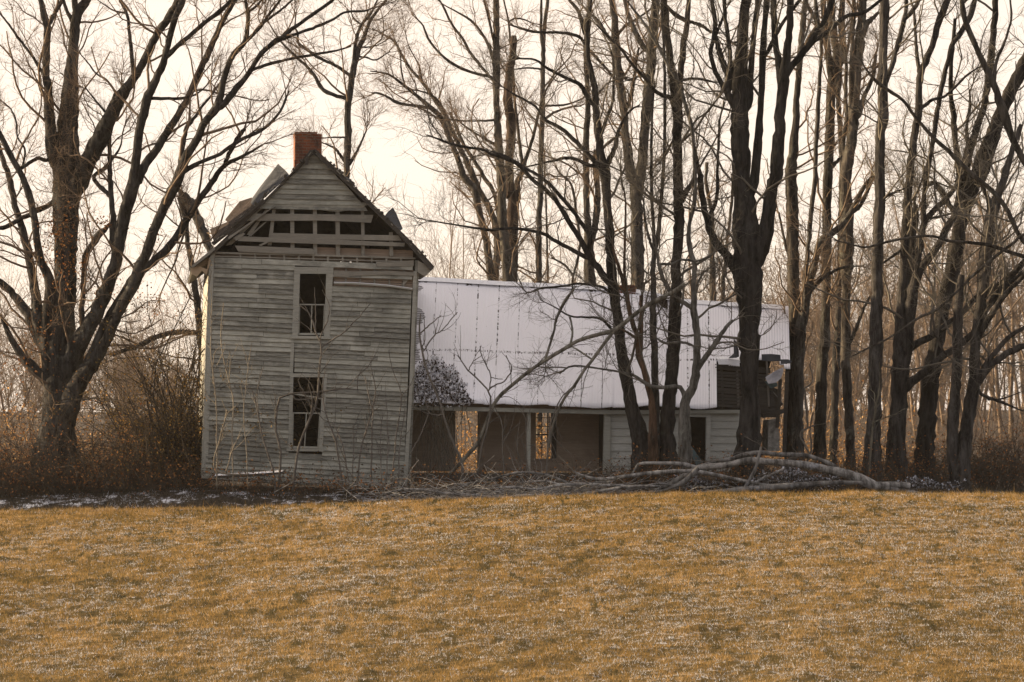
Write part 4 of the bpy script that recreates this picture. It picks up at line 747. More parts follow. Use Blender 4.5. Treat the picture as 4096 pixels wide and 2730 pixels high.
po = MB(); po.slab([(2419,1643),(2443,1643),(2440,1905),(2413,1905)], OE-.20, .14); po.build('porch_post', M['trim'], HOUSE)
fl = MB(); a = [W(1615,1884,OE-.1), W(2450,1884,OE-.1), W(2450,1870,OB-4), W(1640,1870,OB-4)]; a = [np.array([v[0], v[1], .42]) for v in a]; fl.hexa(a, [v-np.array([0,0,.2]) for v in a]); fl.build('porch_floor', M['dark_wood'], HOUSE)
fw = MB(); boards(fw, 2441, 2752, 1652, 1885, 30, OE-.28, .01, .04, 2); boards(fw, 2836, 2960, 1652, 1885, 30, OE-.28, .012, .04, 2)
fw.build('wing_wall', M['siding_white'], HOUSE)
df = MB(); df.slab([(2826,1655),(2843,1655),(2840,1870),(2824,1870)], OE-.2, .1); df.slab([(2745,1650),(2845,1653),(2845,1670),(2745,1667)], OE-.19, .1); df.slab([(2744,1667),(2754,1667),(2754,1870),(2744,1870)], OE-.2, .1); df.build('doorway_frame', M['siding_white'], HOUSE)
sheet('leaning_panel', [[(*ct(574,1122),-1.05),(*ct(600,1128),-1.05)],[(*ct(640,1270),-.75),(*ct(728,1310),-.75)]], 'teal_metal', HOUSE, label='teal metal panel leaning in the wing doorway')
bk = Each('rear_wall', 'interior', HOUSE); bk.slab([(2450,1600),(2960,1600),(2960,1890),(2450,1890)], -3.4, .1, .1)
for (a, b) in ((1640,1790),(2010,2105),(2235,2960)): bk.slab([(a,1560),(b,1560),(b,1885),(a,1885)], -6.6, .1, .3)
for x in (2438, 2955): 
    a, b = W(x,1640,OE-.3), W(x,1890,OE-.3); q_ = [a, b, b-NRM*5.0, a-NRM*3.4]; bk.hexa(q_, [v+np.array([.08,0,0]) for v in q_], .2)
sp_ = MB(); sp_.slab([ch(310,760),ch(385,750),ch(400,1010),ch(300,1010)], -1.9, .6); sp_.build('stone_pier', M['stone'], HOUSE)
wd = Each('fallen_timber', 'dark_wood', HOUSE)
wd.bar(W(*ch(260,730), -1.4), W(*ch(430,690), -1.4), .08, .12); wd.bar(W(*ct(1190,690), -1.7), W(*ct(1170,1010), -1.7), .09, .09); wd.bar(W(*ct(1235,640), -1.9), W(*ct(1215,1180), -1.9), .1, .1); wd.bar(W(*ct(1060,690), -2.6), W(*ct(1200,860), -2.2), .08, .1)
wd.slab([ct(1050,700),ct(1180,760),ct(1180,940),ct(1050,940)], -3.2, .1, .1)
VLOW, VMID, VTOP = (.178,.175,.168), (.95,.90,.945), (1.0,.84,.70); VK = 4.75; SUNE = 4.7; EXPO = 1.43; HAZE = .00014
# ---------------------------------------------------------------- ground sheet
xs = np.concatenate([np.linspace(-420,-26,24), np.linspace(-25,-15,20), np.arange(-14.9,14.95,.08), np.linspace(15,25,20), np.linspace(26,420,24)])
ys = np.concatenate([np.linspace(-60,20,12), np.arange(21,56.6,.085), np.linspace(56.8,62,40), np.linspace(63,120,40), np.linspace(125,900,30)])
XX, YY = np.meshgrid(xs, ys); ZZ = hz(XX, YY)+tuft(XX, YY)+np.where((YY > 20)&(YY < 80), .012*np.sin(XX*1.7+YY)*np.sin(YY*1.3-XX*.4), 0)
ZZ = np.where(YY > 140, ZZ+np.minimum(YY-140, 200)*.03, ZZ)
nx = len(xs); i, j = np.meshgrid(np.arange(len(ys)-1), np.arange(nx-1), indexing='ij'); a = (i*nx+j).ravel()
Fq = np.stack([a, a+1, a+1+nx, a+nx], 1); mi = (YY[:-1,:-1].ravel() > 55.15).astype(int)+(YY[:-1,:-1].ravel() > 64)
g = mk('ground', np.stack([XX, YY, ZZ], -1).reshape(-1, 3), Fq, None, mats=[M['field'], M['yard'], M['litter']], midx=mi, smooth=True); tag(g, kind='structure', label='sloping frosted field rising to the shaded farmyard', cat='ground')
def blades(name, x, y, h, w, tint, material, label, lean=.35, curl=None):
    n = len(x); z = hz(x, y)+tuft(x, y)+np.where((y > 20)&(y < 80), .012*np.sin(x*1.7+y)*np.sin(y*1.3-x*.4), 0); a = rng.uniform(0, 2*np.pi, n); b = np.stack([x, y, z-.004], 1)
    d = np.stack([np.cos(a), np.sin(a)*.7, np.zeros(n)], 1)*(w/2)[:,None]
    tip = b+np.stack([rng.normal(0, lean, n)*h, rng.normal(0, lean, n)*h, h], 1)
    V = np.stack([b-d, b+d, tip+d*.15], 1).reshape(-1, 3)
    o = mk(name, V, np.arange(3*n).reshape(n, 3), material, None, tint=np.repeat(tint, 3)); return tag(o, label, 'grass', kind='stuff')
n = 900000
y = 23.5+(55.5-23.5)*rng.random(n)**.92; x = rng.uniform(-1, 1, n)*(.2179*y+2.6)
edge = np.clip((y-51.0)/4, 0, 1); tf = tuft(x, y)
pat = vnoise(x, y*.5, .30, 1)*.34+vnoise(x, y*.5, .11, 2)*.36+vnoise(x, y*.55, .05, 12)*.30; big = vnoise(x, y*.6, 2.2, 3)*.6+vnoise(x+3, y, 8, 4)*.4
snowy = pat+.36*(big-.5)-.14*edge+.012*x/6
t = np.clip(rng.normal(.47, .21, n)+.35*(vnoise(x, y*.7, .5, 5)-.5)+.25*(vnoise(x, y*.7, 3, 6)-.5)+2.0*tf, 0, .855)
t = np.where(vnoise(x, y*.5, .16, 15)+.3*(big-.5) > .72, t*.25, t)            # shadow specks among the tufts, painted as darker blades
ps = np.clip((snowy-.46)/.15, 0, 1)
isn = rng.random(n) < .05+ps*.62
t = np.where(isn, .87+.13*rng.random(n)**1.6, t)
keep = rng.random(n) < 1-.35*np.clip((snowy-.58)/.1, 0, 1)
h = rng.gamma(4, .0105, n)*(1+.5*edge+1.2*(rng.random(n) < .04)*edge)*np.where(isn, .45, 1); w = rng.uniform(.004, .011, n)*(y/40)*np.where(isn, 1.6, 1)
k = keep
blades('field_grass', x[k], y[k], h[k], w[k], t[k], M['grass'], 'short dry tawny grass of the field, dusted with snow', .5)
# ---------------------------------------------------------------- scrub
def scrub(spec, seed):
    """stems and leaves of a thicket: spec = (px0, px1, Y0, Y1, height, n stems)"""
    P1, R1 = [], []
    for (px0, px1, Y0, Y1, hh, n_) in spec:
        Y = rng.uniform(Y0, Y1, n_); x = (rng.uniform(px0, px1, n_)-HX)/F_*Y; z = hz(x, Y)+np.where(Y > 140, np.minimum(Y-140, 200)*.03, 0); H = hh*rng.uniform(.35, 1.1, n_)
        p = np.empty((n_,8,3)); p[:,0] = np.stack([x, Y, z-.05], 1); D = np.stack([rng.normal(0, .35, n_), rng.normal(0, .35, n_), np.ones(n_)], 1)
        for k in range(1, 8):
            D = D+rng.normal(0, .22, (n_,3))+np.array([0,0,-.04*k]); D /= np.linalg.norm(D, axis=1, keepdims=True); p[:,k] = p[:,k-1]+D*(H/5.5)[:,None]
        P1.append(p); R1.append((.005+.0055*H*rng.random(n_)**2)[:,None]*np.linspace(1,.35,8)[None])
    return np.concatenate(P1), np.concatenate(R1)
def thicket(name, spec, label, cat, stemm, leafm, nl, ls, tlo, thi, branch=5, kind='stuff', group=None):
    p, r = scrub(spec, 0); q, qr = spawn(p, r, rng.poisson(branch, len(p)), .2, (.4, 1.2), lambda r0, n: rng.uniform(.2, .8, n), .7, 5, .3, .02)
    root = empty(name, (float(p[:,0,0].mean()), float(p[:,0,1].mean()), float(p[:,0,2].min())), label, cat, group)
    if kind: root['kind'] = kind
    V, Fq = join([tubes(p, r, 3), tubes(q, qr, 3)]); mk('stems', V, Fq, stemm, root)
    if nl:
        i = rng.integers(0, len(q), nl); k = rng.integers(1, 5, nl); C = q[i,k]+rng.normal(0, .05, (nl,3)); leaves('dead_leaves', C, ls, leafm, root, rng.uniform(tlo, thi, nl))
    return root
thicket('undergrowth', [(-220,640,59.2,63.5,1.6,380),(-220,560,59.0,61,2.4,230),(-220,420,60,64,2.6,160),(560,830,60.8,63,1.5,220),(-200,840,58.6,60,.8,300),(840,1640,58.3,59.6,.45,260),(1640,2450,58.6,61,.55,420),(2440,3000,58.8,60.4,.9,420),(3000,3650,59.5,66,1.0,520),(3560,4400,61,68,1.5,420)], 'brown leafless tangle of undergrowth along the foot of the trees and house', 'undergrowth', M['brush_stem'], M['leaf_brown'], 24000, .030, .0, 1.0)
thicket('undergrowth', [(3900,4500,63,69,2.3,420),(3680,3960,64,67,1.6,160)], 'russet brown thicket low beyond the twin black stems', 'thicket', M['brush_stem'], M['leaf_brown'], 3800, .022, .1, .8, 7)
thicket('leafy_bush', [(540,815,61.2,63.5,4.2,300),(690,820,61.6,63,5.0,160)], 'tall olive brown bush crowding the sunlit side wall of the house', 'bush', M['brush_stem'], M['leaf_olive'], 15000, .028, .1, 1, 12, None)
thicket('undergrowth', [(1650,2500,70,80,2.6,420),(2500,3600,74,92,2.6,520),(-300,900,72,90,3.0,520)], 'brown brush growing behind the house, seen through the porch door and between trunks', 'brush', M['twig'], M['leaf_sunlit'], 17000, .04, .0, 1, 6)
thicket('undergrowth', [(2500,4450,98,190,3.6,900),(-350,900,98,190,3.0,420),(2400,4500,200,335,8.0,900),(-400,2300,200,335,5.0,700)], 'low brown scrub on the far slope between the distant bare trees', 'undergrowth', M['twig'], M['leaf_brown'], 9000, .06, .1, 1, 9)
thicket('shade_hedge', [(-4200,-1250,60.5,74,7.6,1300)], 'unseen dense scrub added to cast shade along the strip before the house', 'shade_hedge', M['twig'], M['leaf_brown'], 26000, .07, .1, .8, 7)  # added out of frame to shade the strip and the left trunk base
def mound(name, px, Y, sx, sy, sz, label, m, n, tlo=.0, cat='shrub', zc=None, size=.035):
    c = P(px, HY, Y); zg = float(hz(c[0], c[1])) if zc is None else zc; root = empty(name, (c[0], c[1], zg), label, cat)
    d = rng.normal(size=(n,3)); d /= np.linalg.norm(d, axis=1, keepdims=True); d *= (rng.random((n,1))**.45)*(1+.28*np.sin(5*d[:,:1]+3*d[:,2:]))
    d[:,2] = np.abs(d[:,2]) if zc is None else d[:,2]
    C = np.array([c[0], c[1], zg])+d*np.array([sx, sy, sz]); up = np.clip((d[:,2]+.25), 0, 1)
    leaves('leaves', C, size, m, root, np.clip(rng.uniform(tlo, 1, n)*(.65+.45*up), 0, 1))
    sidx = rng.integers(0, n, 160); p = np.empty((160,5,3)); b0 = np.array([c[0], c[1], zg])
    for k in range(5): f = k/4; p[:,k] = b0*(1-f)+C[sidx]*f+rng.normal(0, .03, (160,3))
    V, Fq = tubes(p, np.full((160,5), .006), 3); mk('stems', V, Fq, M['twig'], root); return root
mound('snowy_shrub', 3200, 58.8, 1.25, .6, .62, 'low shrub mound dusted with snow, under the arched fallen limbs', M['leaf_snow_dim'], 5200)
mound('snowy_shrub', 2795, 58.9, .9, .5, .48, 'small frosted weed mound below the wing doorway', M['leaf_snow_dim'], 2600)
mound('snowy_shrub', 3720, 59.6, 1.0, .5, .36, 'frosted ivy heap at the root end of the fallen limb', M['leaf_snow_dim'], 2200)
# vine on the wing eave
vine = empty('vine_clump', W(1735,1610,-1.0), 'dense snow dusted vine clump on the roof edge beside the two storey wall', 'vine')
N_ = 4000; a = rng.random(N_); px = 1652+a*235; top = np.interp(px, [1650,1690,1750,1810,1860,1900], [1500,1432,1418,1456,1535,1600]); py = top+(1622+rng.normal(-14, 12, N_)-top)*rng.random(N_)**.85
kp = vnoise(px, py, 26., 41)+.35*vnoise(px, py, 10., 42) > .42+.35*np.clip((top+45-py)/60, 0, 1); px = px+rng.normal(0, 9, N_); py = np.where(kp, py, 1560+rng.normal(0, 25, N_)); px = np.where(kp, px, rng.normal(1745, 45, N_)); off = np.interp(py, [1400,1640], [-2.3,-.8])+rng.normal(.12, .13, N_)
C = np.array([W(*q) for q in zip(px, py, off)]); leaves('leaves', C, .034, M['leaf_snow'], vine, np.clip(rng.uniform(0, 1, N_)-.12*(py > 1590), 0, 1), .7)
p = np.empty((46,6,3)); i = rng.integers(0, N_, 46); b0 = np.array([W(rng.uniform(1660,1860), 1890, -1.0-.2*rng.random()) for _ in range(46)])
for k in range(6): f = k/5; p[:,k] = b0*(1-f)+(C[i]+rng.normal(0, .10, (46,3)))*f+rng.normal(0, .05, (46,3))
V, Fq = tubes(p, np.full((46,6), .008), 3); mk('stems', V, Fq, M['twig_front'], vine)
# weeds and frosted litter in the shaded strip
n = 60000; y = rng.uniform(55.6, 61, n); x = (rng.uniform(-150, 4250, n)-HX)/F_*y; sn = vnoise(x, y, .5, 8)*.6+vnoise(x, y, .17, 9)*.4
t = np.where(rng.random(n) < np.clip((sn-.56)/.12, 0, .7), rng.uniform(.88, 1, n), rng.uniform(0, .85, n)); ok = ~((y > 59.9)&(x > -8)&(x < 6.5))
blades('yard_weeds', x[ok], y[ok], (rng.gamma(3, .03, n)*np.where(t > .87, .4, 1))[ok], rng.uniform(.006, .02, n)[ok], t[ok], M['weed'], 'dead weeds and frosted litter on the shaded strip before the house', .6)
# ---------------------------------------------------------------- saplings before the gable wall and the porch
def sapling(label, Y, limbs, m='sapling', dens=1.0, group='bare saplings before the house', name='bare_sapling', rest=True):
    L3 = limbs3d(limbs, Y, .5, 16); b = L3[0][0][0]; zg = float(hz(b[0], b[1])); root = empty(name, (b[0], b[1], zg), label, 'sapling', group); parts = []
    for k, (p, r, Ln) in enumerate(L3):
        if k == 0: e = p[0].copy(); e[2] = zg-.1; p = np.vstack([e, p]); r = np.concatenate([[r[0]], r])
        p = p.copy(); p[1:-1] += rng.normal(0, .006, (len(p)-2,3)); parts.append(tubes(p[None], r[None]*.92, 6, .05))
    V, Fq = join(parts); mk('stem', V, Fq, M[m], root, smooth=True)
    o1 = []
    for (p, r, Ln) in L3:
        n_ = rng.poisson(Ln*2.4*dens)
        if n_: q, rr, _ = resample(p, r, 16); o1.append(spawn(q[None], rr[None], np.array([n_]), .35, (.4, .9), lambda r0, n: rng.uniform(.25, .9, n), .55, 7, .16, .09))
    if o1:
        p1 = np.concatenate([a for a, _ in o1]); r1 = np.concatenate([a for _, a in o1]); p2, r2 = spawn(p1, r1, rng.poisson(1.6, len(p1)), .25, (.4, .9), lambda r0, n: rng.uniform(.12, .4, n), .7, 4, .2, .08)
        V, Fq = join([tubes(p1, r1, 4)]+([tubes(p2, r2, 3)] if len(p2) else [])); mk('twigs', V, Fq, M[m], root)
    return root
SP = [
 ('sapling forking before the lower gable window, its top reaching the upper window', 59.0, ['Z:1172,1960,13 1195,1790,13 1236,1683,12 1269,1603,11 1276,1495,9 1286,1388,9 1262,1321,8 1236,1254,6 1199,1221,4','Z:1286,1390,8 1330,1360,7 1370,1335,6 1436,1268,5 1483,1214,3','Z:1284,1345,6 1316,1260,5 1316,1214,4 1289,1160,3','Z:1250,1640,7 1215,1570,6 1190,1520,4','Z:1240,1670,6 1250,1600,6 1235,1540,4','Z:1262,1320,6 1262,1240,5 1258,1150,3']),
 ('dark crooked sapling left of the lower gable window, its top bent across the wall', 59.2, ['Z:1115,1945,13 1122,1803,12 1102,1723,12 1108,1636,12 1122,1589,10 1169,1576,9 1269,1569,8 1369,1556,6 1430,1559,5','Z:1430,1559,5 1432,1510,5 1460,1480,4 1500,1430,3','Z:1172,1580,8 1190,1600,8 1240,1595,7 1290,1590,5']),
 ('sapling arching out to the left from the right side of the lower gable window', 58.9, ['Z:1372,1950,9 1343,1770,8 1303,1656,7 1290,1560,5 1300,1480,3','Z:1395,1950,8 1370,1780,7 1330,1690,5']),
 ('sapling bending right, then straight up, half way between window and corner post', 58.8, ['Z:1428,1955,9 1443,1803,8 1490,1636,7 1503,1556,6 1480,1450,3','Z:1488,1640,6 1470,1560,5 1460,1500,3','Z:1480,1950,8 1488,1750,7 1492,1620,5']),
 ('cluster of slender upright stems nearest to the right corner of the gable wall', 58.7, ['Z:1566,1950,8 1584,1770,7 1604,1583,6 1570,1480,4 1555,1400,3','Z:1545,1950,7 1552,1780,6 1545,1600,4','Z:1590,1950,7 1600,1780,6 1622,1640,4','Z:1530,1950,6 1522,1800,5 1530,1650,3','Z:1604,1590,5 1640,1540,4 1660,1500,3','Z:1420,1950,7 1415,1800,6 1412,1700,4']),
 ('tall pale stem running straight up beside the left corner board', 58.9, ['Z:868,1885,7 867,1670,6 857,1536,6 844,1402,5 847,1215,4']),
 ('pale curved stem with a straw coloured tip on the left part of the gable wall', 58.8, ['Z:932,1890,7 928,1736,7 934,1603,6 914,1522,6 884,1375,6 886,1290,5 895,1212,4']),
 ('thin stem leaning left, below the left window edge of the gable wall', 58.8, ['Z:1100,1910,10 1048,1736,8 1028,1636,7 1008,1560,4','Z:1035,1670,5 1030,1560,4 1055,1470,3']),
 ('spindly straw tipped stem low on the left third of the gable wall', 58.6, ['Z:990,1900,5 985,1780,5 975,1650,4 1000,1420,4 1008,1370,3','Z:860,1880,9 885,1740,7 910,1640,6','Z:905,1890,8 930,1800,6 960,1740,4']),
 ('tall forked sapling at the left end of the porch, rising past the vine clump', 59.3, ['Z:1850,1900,14 1849,1853,13 1804,1752,12 1772,1662,12 1753,1592,11 1708,1484,10 1677,1337,9 1683,1255,5','Z:1678,1337,7 1720,1300,6 1765,1262,4','Z:1690,1410,7 1740,1340,6 1770,1320,5 1815,1265,5 1830,1250,3','Z:1772,1662,8 1740,1660,7 1716,1650,6 1700,1600,4','Z:1716,1650,6 1690,1720,6 1640,1820,5','Z:1690,1390,6 1700,1360,5 1695,1270,4']),
 ('dark branching sapling before the porch doorway, fanned out over the snowy eave', 59.4, ['Z:1908,1905,9 1925,1800,9 1955,1690,9 1963,1618,9 1951,1560,8 1874,1484,7 1855,1458,6 1830,1422,4','Z:1952,1562,7 1983,1541,7 2021,1522,6 2046,1477,6 2024,1422,4','Z:1960,1540,6 1962,1500,6 1925,1420,5 1921,1385,4','Z:1965,1510,4 1985,1515,4 2010,1518,4','Z:1874,1484,5 1890,1450,4 1930,1420,3']),
 ('short bushy sapling in front of the middle of the porch wall', 59.3, ['Z:2015,1910,7 2010,1800,7 2008,1700,6 1990,1650,4','Z:2085,1910,6 2070,1800,6 2060,1740,4','Z:2010,1780,5 2040,1720,4 2050,1690,3']),
 ('thin sapling standing before the porch window and post', 59.2, ['Z:2185,1915,8 2190,1800,8 2205,1690,7 2240,1600,6 2290,1547,4','Z:2120,1915,7 2105,1760,6 2110,1660,4']),
]
for (lb_, Y, lm) in SP: sapling(lb_, Y, lm, 'sapling_pale' if 'pale' in lb_ or 'straw' in lb_ else 'sapling')
sapling('pale young sapling forked like a Y before the black lichen blotched trunk', 61.4, ['H:1105,1300,18 1118,1100,20 1132,900,22 1150,760,22 1180,600,18 1200,440,12 1195,300,8','H:1150,780,14 1250,740,12 1330,710,10 1400,670,6','H:1160,700,12 1155,560,10 1110,500,6'], 'bark_pale', 1.2, 'bare saplings right of the house')
sapling('dark spindly sapling with bent side shoots right of the leaning brown stem', 63, ['H:600,1150,20 650,1000,16 640,860,14 660,700,10','H:560,880,18 640,820,14 690,800,10','H:600,520,18 650,480,14 660,400,12 640,330,10 655,260,6'], 'sapling', 1.2, 'bare saplings right of the house')
# ---------------------------------------------------------------- fallen limbs on the ground
def fallen(label, Y, limbs, m='bare_wood', dens=1.0, name='fallen_limb', cat='fallen branch', group='fallen limbs before the wing'):
    L3 = limbs3d(limbs, Y, .12, 20); b = L3[0][0].mean(0); root = empty(name, (b[0], b[1], float(hz(b[0], b[1]))), label, cat, group)
    V, Fq = join([tubes(p[None], r[None]*1.08, 8, .06) for p, r, _ in L3]); mk('limb', V, Fq, M[m], root, smooth=True)
    o1 = []
    for p, r, Ln in L3:
        n_ = rng.poisson(Ln*2.6*dens); q, rr, _ = resample(p, r, 20)
        if n_: o1.append(spawn(q[None], rr[None], np.array([n_]), .1, (.3, .9), lambda r0, n: rng.uniform(.3, 1.1, n), .4, 7, .2, -.02))
    if o1:
        p1 = np.concatenate([a for a, _ in o1]); r1 = np.concatenate([a for _, a in o1]); p2, r2 = spawn(p1, r1, rng.poisson(3, len(p1)), .2, (.3, .9), lambda r0, n: rng.uniform(.15, .5, n), .6, 4, .25, 0)
        V, Fq = join([tubes(p1, r1, 4)]+([tubes(p2, r2, 3)] if len(p2) else [])); mk('twigs', V, Fq, M['sapling'], root)
    return root
fallen('thickest pale fallen limb, arching before the double trunk to a root end on the right', 57.6, ['Z:3640,1945,26 H:1300,1282,54 1160,1290,72 1080,1250,86 950,1200,76 820,1168,68 650,1130,62 500,1110,58 300,1095,56 150,1085,54 0,1118,50 Z:2850,1868,24 2794,1873,24 2700,1925,18 2640,1955,15 2575,1978,9','H:1180,1290,60 1300,1310,50 1450,1340,40 1560,1360,30'], dens=.6)
fallen('upper arched fallen limb lying over the thickest one', 57.9, ['H:880,1165,30 850,1140,34 750,1090,34 600,1045,36 400,1040,36 250,1022,36 100,1040,34 0,1080,32 Z:2880,1842,14 2820,1858,10 2760,1872,7'], dens=.7)
fallen('slim fallen branch running level from the pile\'s middle towards the left', 57.7, ['Z:2790,1874,16 2730,1857,16 2640,1854,14 2564,1855,13 2545,1868,8 2530,1895,5'], dens=.8)
fallen('long bowed fallen branch stretching from the porch to the frosted shrub mound', 57.4, ['Z:3130,1945,10 3050,1940,14 2915,1912,15 2788,1888,17 2660,1888,16 2521,1903,15 2400,1918,13 2320,1900,11 2290,1885,7'], dens=.9)
fallen('low snow topped fallen log at the very edge of the field grass', 56.9, ['H:1050,1262,24 950,1262,30 800,1265,38 600,1280,48 400,1295,50 200,1312,50 0,1328,42 Z:2824,1972,16 2740,1976,12 2642,1977,8'], dens=.3, name='fallen_log', cat='log')
fallen('lowest wavy fallen branch along the field edge, from house corner to porch post', 56.9, ['Z:2600,1944,9 2480,1952,12 2346,1976,11 2236,1984,11 2110,1982,12 2000,1994,12 1919,1984,12 1791,1975,12 1696,1960,12 1600,1960,10 1540,1975,6'], dens=1.6)
fallen('arched fallen branch before the porch window, highest of the thin ones', 57.6, ['Z:2440,1930,12 2295,1936,10 2250,1924,11 2174,1898,11 2085,1890,10 2008,1905,9 1930,1925,8 1840,1938,5','Z:2008,1905,7 1960,1930,6 1900,1960,4'], dens=1.3)
fallen('straight grey fallen branch in front of the porch, between the arched and the lowest one', 57.2, ['Z:2640,1945,9 2500,1945,12 2346,1938,13 2238,1940,12 2148,1958,10 2060,1950,9 1985,1952,6','Z:2238,1940,9 2180,1925,7 2100,1930,5'], dens=1.3)
fallen('upright broken stick leaning out of the pile before the double trunk', 57.3, ['Z:2972,1965,14 2996,1925,14 3022,1875,14 3034,1830,12 3044,1788,8'], dens=.3, name='broken_stick', cat='stick')
fallen('slanting forked stick between the upright stick and the frosted shrub mound', 57.4, ['Z:2990,1955,12 3040,1920,11 3095,1895,9 3140,1872,6'], dens=.5, name='broken_stick', cat='stick')
fallen('forked branch lying from the pile down to the field edge below the wing doorway', 57.2, ['Z:2794,1873,20 2745,1920,20 2690,1950,16 2640,1966,10 2560,1970,7','Z:2700,1945,10 2640,1935,9 2560,1950,7 2480,1975,5'], dens=.9)
fallen('long pale bough leaning from the porch up across the snowy roof into the trees', 59.7, ['Z:1795,1900,14 1832,1865,15 1880,1810,16 1906,1783,16 1932,1726,16 1983,1605,15 2050,1540,14 2129,1477,14 F:480,1460,28 600,1390,30 700,1330,30 850,1280,32 1000,1240,34 1180,1100,34 1300,1020,34 1440,950,32 1560,870,28','F:1000,1240,28 900,1370,26 820,1480,24 750,1568,24 Z:2300,1540,11 2260,1590,11 2230,1650,11 2212,1700,10 2195,1790,8','F:440,1480,20 510,1260,18 530,1150,16 600,1000,14 690,890,10','F:640,1370,20 660,1260,16 640,1130,14','F:820,1480,14 700,1400,14 660,1380,10'], 'bark_pale', 1.5, name='leaning_bough', cat='fallen branch')
# low brush heap of the fallen tops
br = empty('undergrowth', P(2100,1970,57.6), 'tangle of thin dead twigs heaped along the ground before the porch', 'brush'); br['kind'] = 'stuff'
n = 520; Y = rng.uniform(56.6, 58.6, n); px = rng.normal(2050, 330, n); x = (px-HX)/F_*Y; p = np.empty((n,7,3)); p[:,0] = np.stack([x, Y, hz(x, Y)+rng.uniform(0, .35, n)], 1); D = np.stack([rng.choice([-1,1], n)*1.0, rng.normal(0, .4, n), rng.normal(.12, .25, n)], 1)
for k in range(1, 7): D = D+rng.normal(0, .22, (n,3)); D[:,2] -= .03; D /= np.linalg.norm(D, axis=1, keepdims=True); p[:,k] = p[:,k-1]+D*rng.uniform(.10, .26, (n,1))
V, Fq = tubes(p, rng.uniform(.004, .011, n)[:,None]*np.linspace(1, .5, 7)[None], 4); mk('dead_twigs', V, Fq, M['bare_wood'], br)
# snowy planks fallen at the foot of the gable wall
def plank(label, pts, Y, th, m='raw_wood'):
    b = MB(); f = [P(x, y_, Y) for x, y_ in pts]; o_ = np.array([0, .22, .04]); b.hexa(f, [v+o_ for v in f]); r = b.build('fallen_plank', M[m]); tag(r, label, 'plank')
    s_ = MB(); m_ = len(f)//2; T_ = [q+[0,0,.010] for q in f[:m_]]; s_.hexa(T_+[q+o_ for q in T_[::-1]], [q-[0,0,.007] for q in T_]+[q+o_-[0,0,.007] for q in T_[::-1]]); s_.build('snow', M['snow'], r)
plank('long dark plank fallen against the foot of the gable wall, thinly snowed on', [cq(236,1352),cq(430,1343),cq(560,1334),cq(640,1328),cq(644,1338),cq(560,1348),cq(430,1358),cq(240,1364)], 59.2, .03, 'dark_wood')
# ---------------------------------------------------------------- far wood (one hazy mass)
def farwood(n, pxr, Yr, Hf, label, rk=1.0):
    Y = rng.uniform(*Yr, n); px = rng.uniform(*pxr, n); x = (px-HX)/F_*Y; z = hz(x, Y)+np.where(Y > 140, np.minimum(Y-140, 200)*.03, 0); H = Hf(px)*rng.uniform(.6, 1.15, n)
    p = np.empty((n,9,3)); p[:,0] = np.stack([x, Y, z-.3], 1); D = np.stack([rng.normal(0, .10, n), rng.normal(0, .10, n), np.ones(n)], 1)
    for k in range(1, 9): D = D+rng.normal(0, .10, (n,3)); D /= np.linalg.norm(D, axis=1, keepdims=True); p[:,k] = p[:,k-1]+D*(H/8)[:,None]
    r = (rk*(.04+.006*H))[:,None]*np.linspace(1, .15, 9)[None]
    p1, r1 = spawn(p, r, rng.poisson(24, n), .16, (.4, 1.0), lambda r0, n_: rng.uniform(1.2, 4.2, n_), .5, 6, .16, .10); p2, r2 = spawn(p1, r1, rng.poisson(9, len(p1)), .15, (.4, 1.1), lambda r0, n_: rng.uniform(.5, 1.9, n_), .6, 4, .22, .05)
    root = empty('woods', (float(x.mean()), float(Y.mean()), float(z.min())), label, 'woods'); root['kind'] = 'stuff'
    V, Fq = join([tubes(p, r, 5), tubes(p1, r1, 3)]); mk('trunks', V, Fq, M['twig'], root); V, Fq = tubes(p2, np.maximum(r2, (.016 if rk == 1 else .004)), 3); mk('twigs', V, Fq, M['twig'], root)
    return root
farwood(290, (2350,4500), (170,330), lambda px: np.interp(px, [2350,2900,3300,3700,4100,4500], [10,13,17,22,26,28]), 'hazy bare woods fading far off behind the trees on the right')
farwood(150, (-400,2300), (170,330), lambda px: np.interp(px, [-400,300,900,2300], [11,9,6,7]), 'low hazy line of far bare trees behind the house and the left tree')
farwood(17, (1450,3000), (92,128), lambda px: np.interp(px, [1450,1900,2600,4200], [13,16,17,17]), 'mass of thin twiggy trees filling the gaps behind the larger trunks', .42)
farwood(16, (-300,800), (88,120), lambda px: np.interp(px, [-300,300,800], [12,9,7]), 'faint twiggy trees behind the spreading left tree', .55)
# ---------------------------------------------------------------- air, sky, sun, camera
m = bpy.data.materials.new('haze'); m.use_nodes = True; nt = m.node_tree; nt.nodes.remove(nt.nodes['Principled BSDF'])
v = nd(nt, 'ShaderNodeVolumePrincipled', Density=HAZE, Anisotropy=.3); v.inputs['Color'].default_value = (.93,.90,.86,1); lk(nt, v.outputs[0], nt.nodes['Material Output'].inputs['Volume'])
b = MB(); b.hexa([np.array(q, float) for q in ((-430,-65,-4.5),(430,-65,-4.5),(430,-65,34),(-430,-65,34))], [np.array(q, float) for q in ((-430,905,-4.5),(430,905,-4.5),(430,905,34),(-430,905,34))])
hzbox = b.build('haze', m); tag(hzbox, 'thin warm morning haze in the air', 'haze', kind='stuff')
SUN_AZ, SUN_EL = math.radians(-78), math.radians(13)
w = bpy.data.worlds.new('World'); S.world = w; w.use_nodes = True; nt = w.node_tree; bg = nt.nodes['Background']
sk = nd(nt, 'ShaderNodeTexSky', sky_type='NISHITA'); sk.sun_disc = False; sk.sun_elevation = SUN_EL; sk.sun_rotation = SUN_AZ; sk.dust_density = 2.5; sk.air_density = 1.0
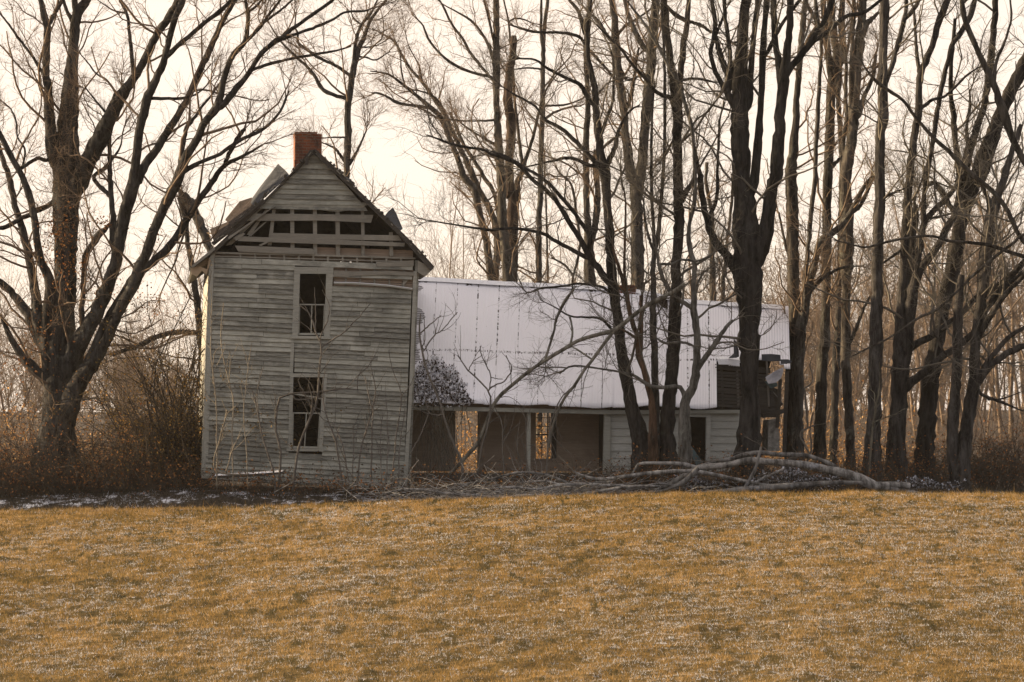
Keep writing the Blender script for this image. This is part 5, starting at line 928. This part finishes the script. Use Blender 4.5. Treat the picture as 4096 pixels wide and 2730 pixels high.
tc = nd(nt, 'ShaderNodeTexCoord'); sp = nd(nt, 'ShaderNodeSeparateXYZ'); lk(nt, tc.outputs['Generated'], sp.inputs[0])
mp = nd(nt, 'ShaderNodeMapping'); mp.inputs['Scale'].default_value = (1,1,3.5); lk(nt, tc.outputs['Generated'], mp.inputs[0])
n_ = nd(nt, 'ShaderNodeTexNoise', Scale=2.2, Detail=5); lk(nt, mp.outputs[0], n_.inputs['Vector'])
side = math_(nt, 'ADD', math_(nt, 'ADD', math_(nt, 'MULTIPLY', sp.outputs[0], -.30), math_(nt, 'MULTIPLY', sp.outputs[1], .62)), math_(nt, 'MULTIPLY', sp.outputs[2], .62))   # cloud veil glows overhead and on the sunward side
sd = math_(nt, 'MULTIPLY_ADD', side, .5, .5)
vc = ramp(nt, sd, [(.12, VLOW), (.62, VMID), (.80, VTOP)])
vs = mix(nt, 1.0, vc, (VK, VK, VK), 'MULTIPLY')
lk(nt, mix(nt, ramp(nt, n_.outputs['Fac'], [(.25,.80),(.7,.97)]), sk.outputs[0], vs), bg.inputs[0]); bg.inputs[1].default_value = .1
ld = bpy.data.lights.new('sun', 'SUN'); ld.energy = SUNE; ld.angle = math.radians(.5); ld.color = (1.0,.76,.48); so = bpy.data.objects.new('sun', ld); COL.objects.link(so)
from mathutils import Vector
so.rotation_euler = Vector((math.sin(SUN_AZ)*math.cos(SUN_EL), math.cos(SUN_AZ)*math.cos(SUN_EL), math.sin(SUN_EL))).to_track_quat('Z', 'Y').to_euler(); so.location = (-30, 40, 20)
cd = bpy.data.cameras.new('Camera'); cd.sensor_width = 36; cd.lens = 36*F_/4096; cd.shift_y = (HY-1365)/4096; cd.clip_end = 3000; cd.clip_start = .5
co = bpy.data.objects.new('Camera', cd); COL.objects.link(co); co.location = (0, 0, CZ); co.rotation_euler = (math.pi/2, 0, 0); S.camera = co
S.view_settings.view_transform = 'Standard'; S.view_settings.look = 'None'; S.view_settings.exposure = EXPO; S.view_settings.gamma = 1
S.cycles.use_denoising = True; S.cycles.max_bounces = 6; S.cycles.transparent_max_bounces = 4; S.cycles.volume_bounces = 1
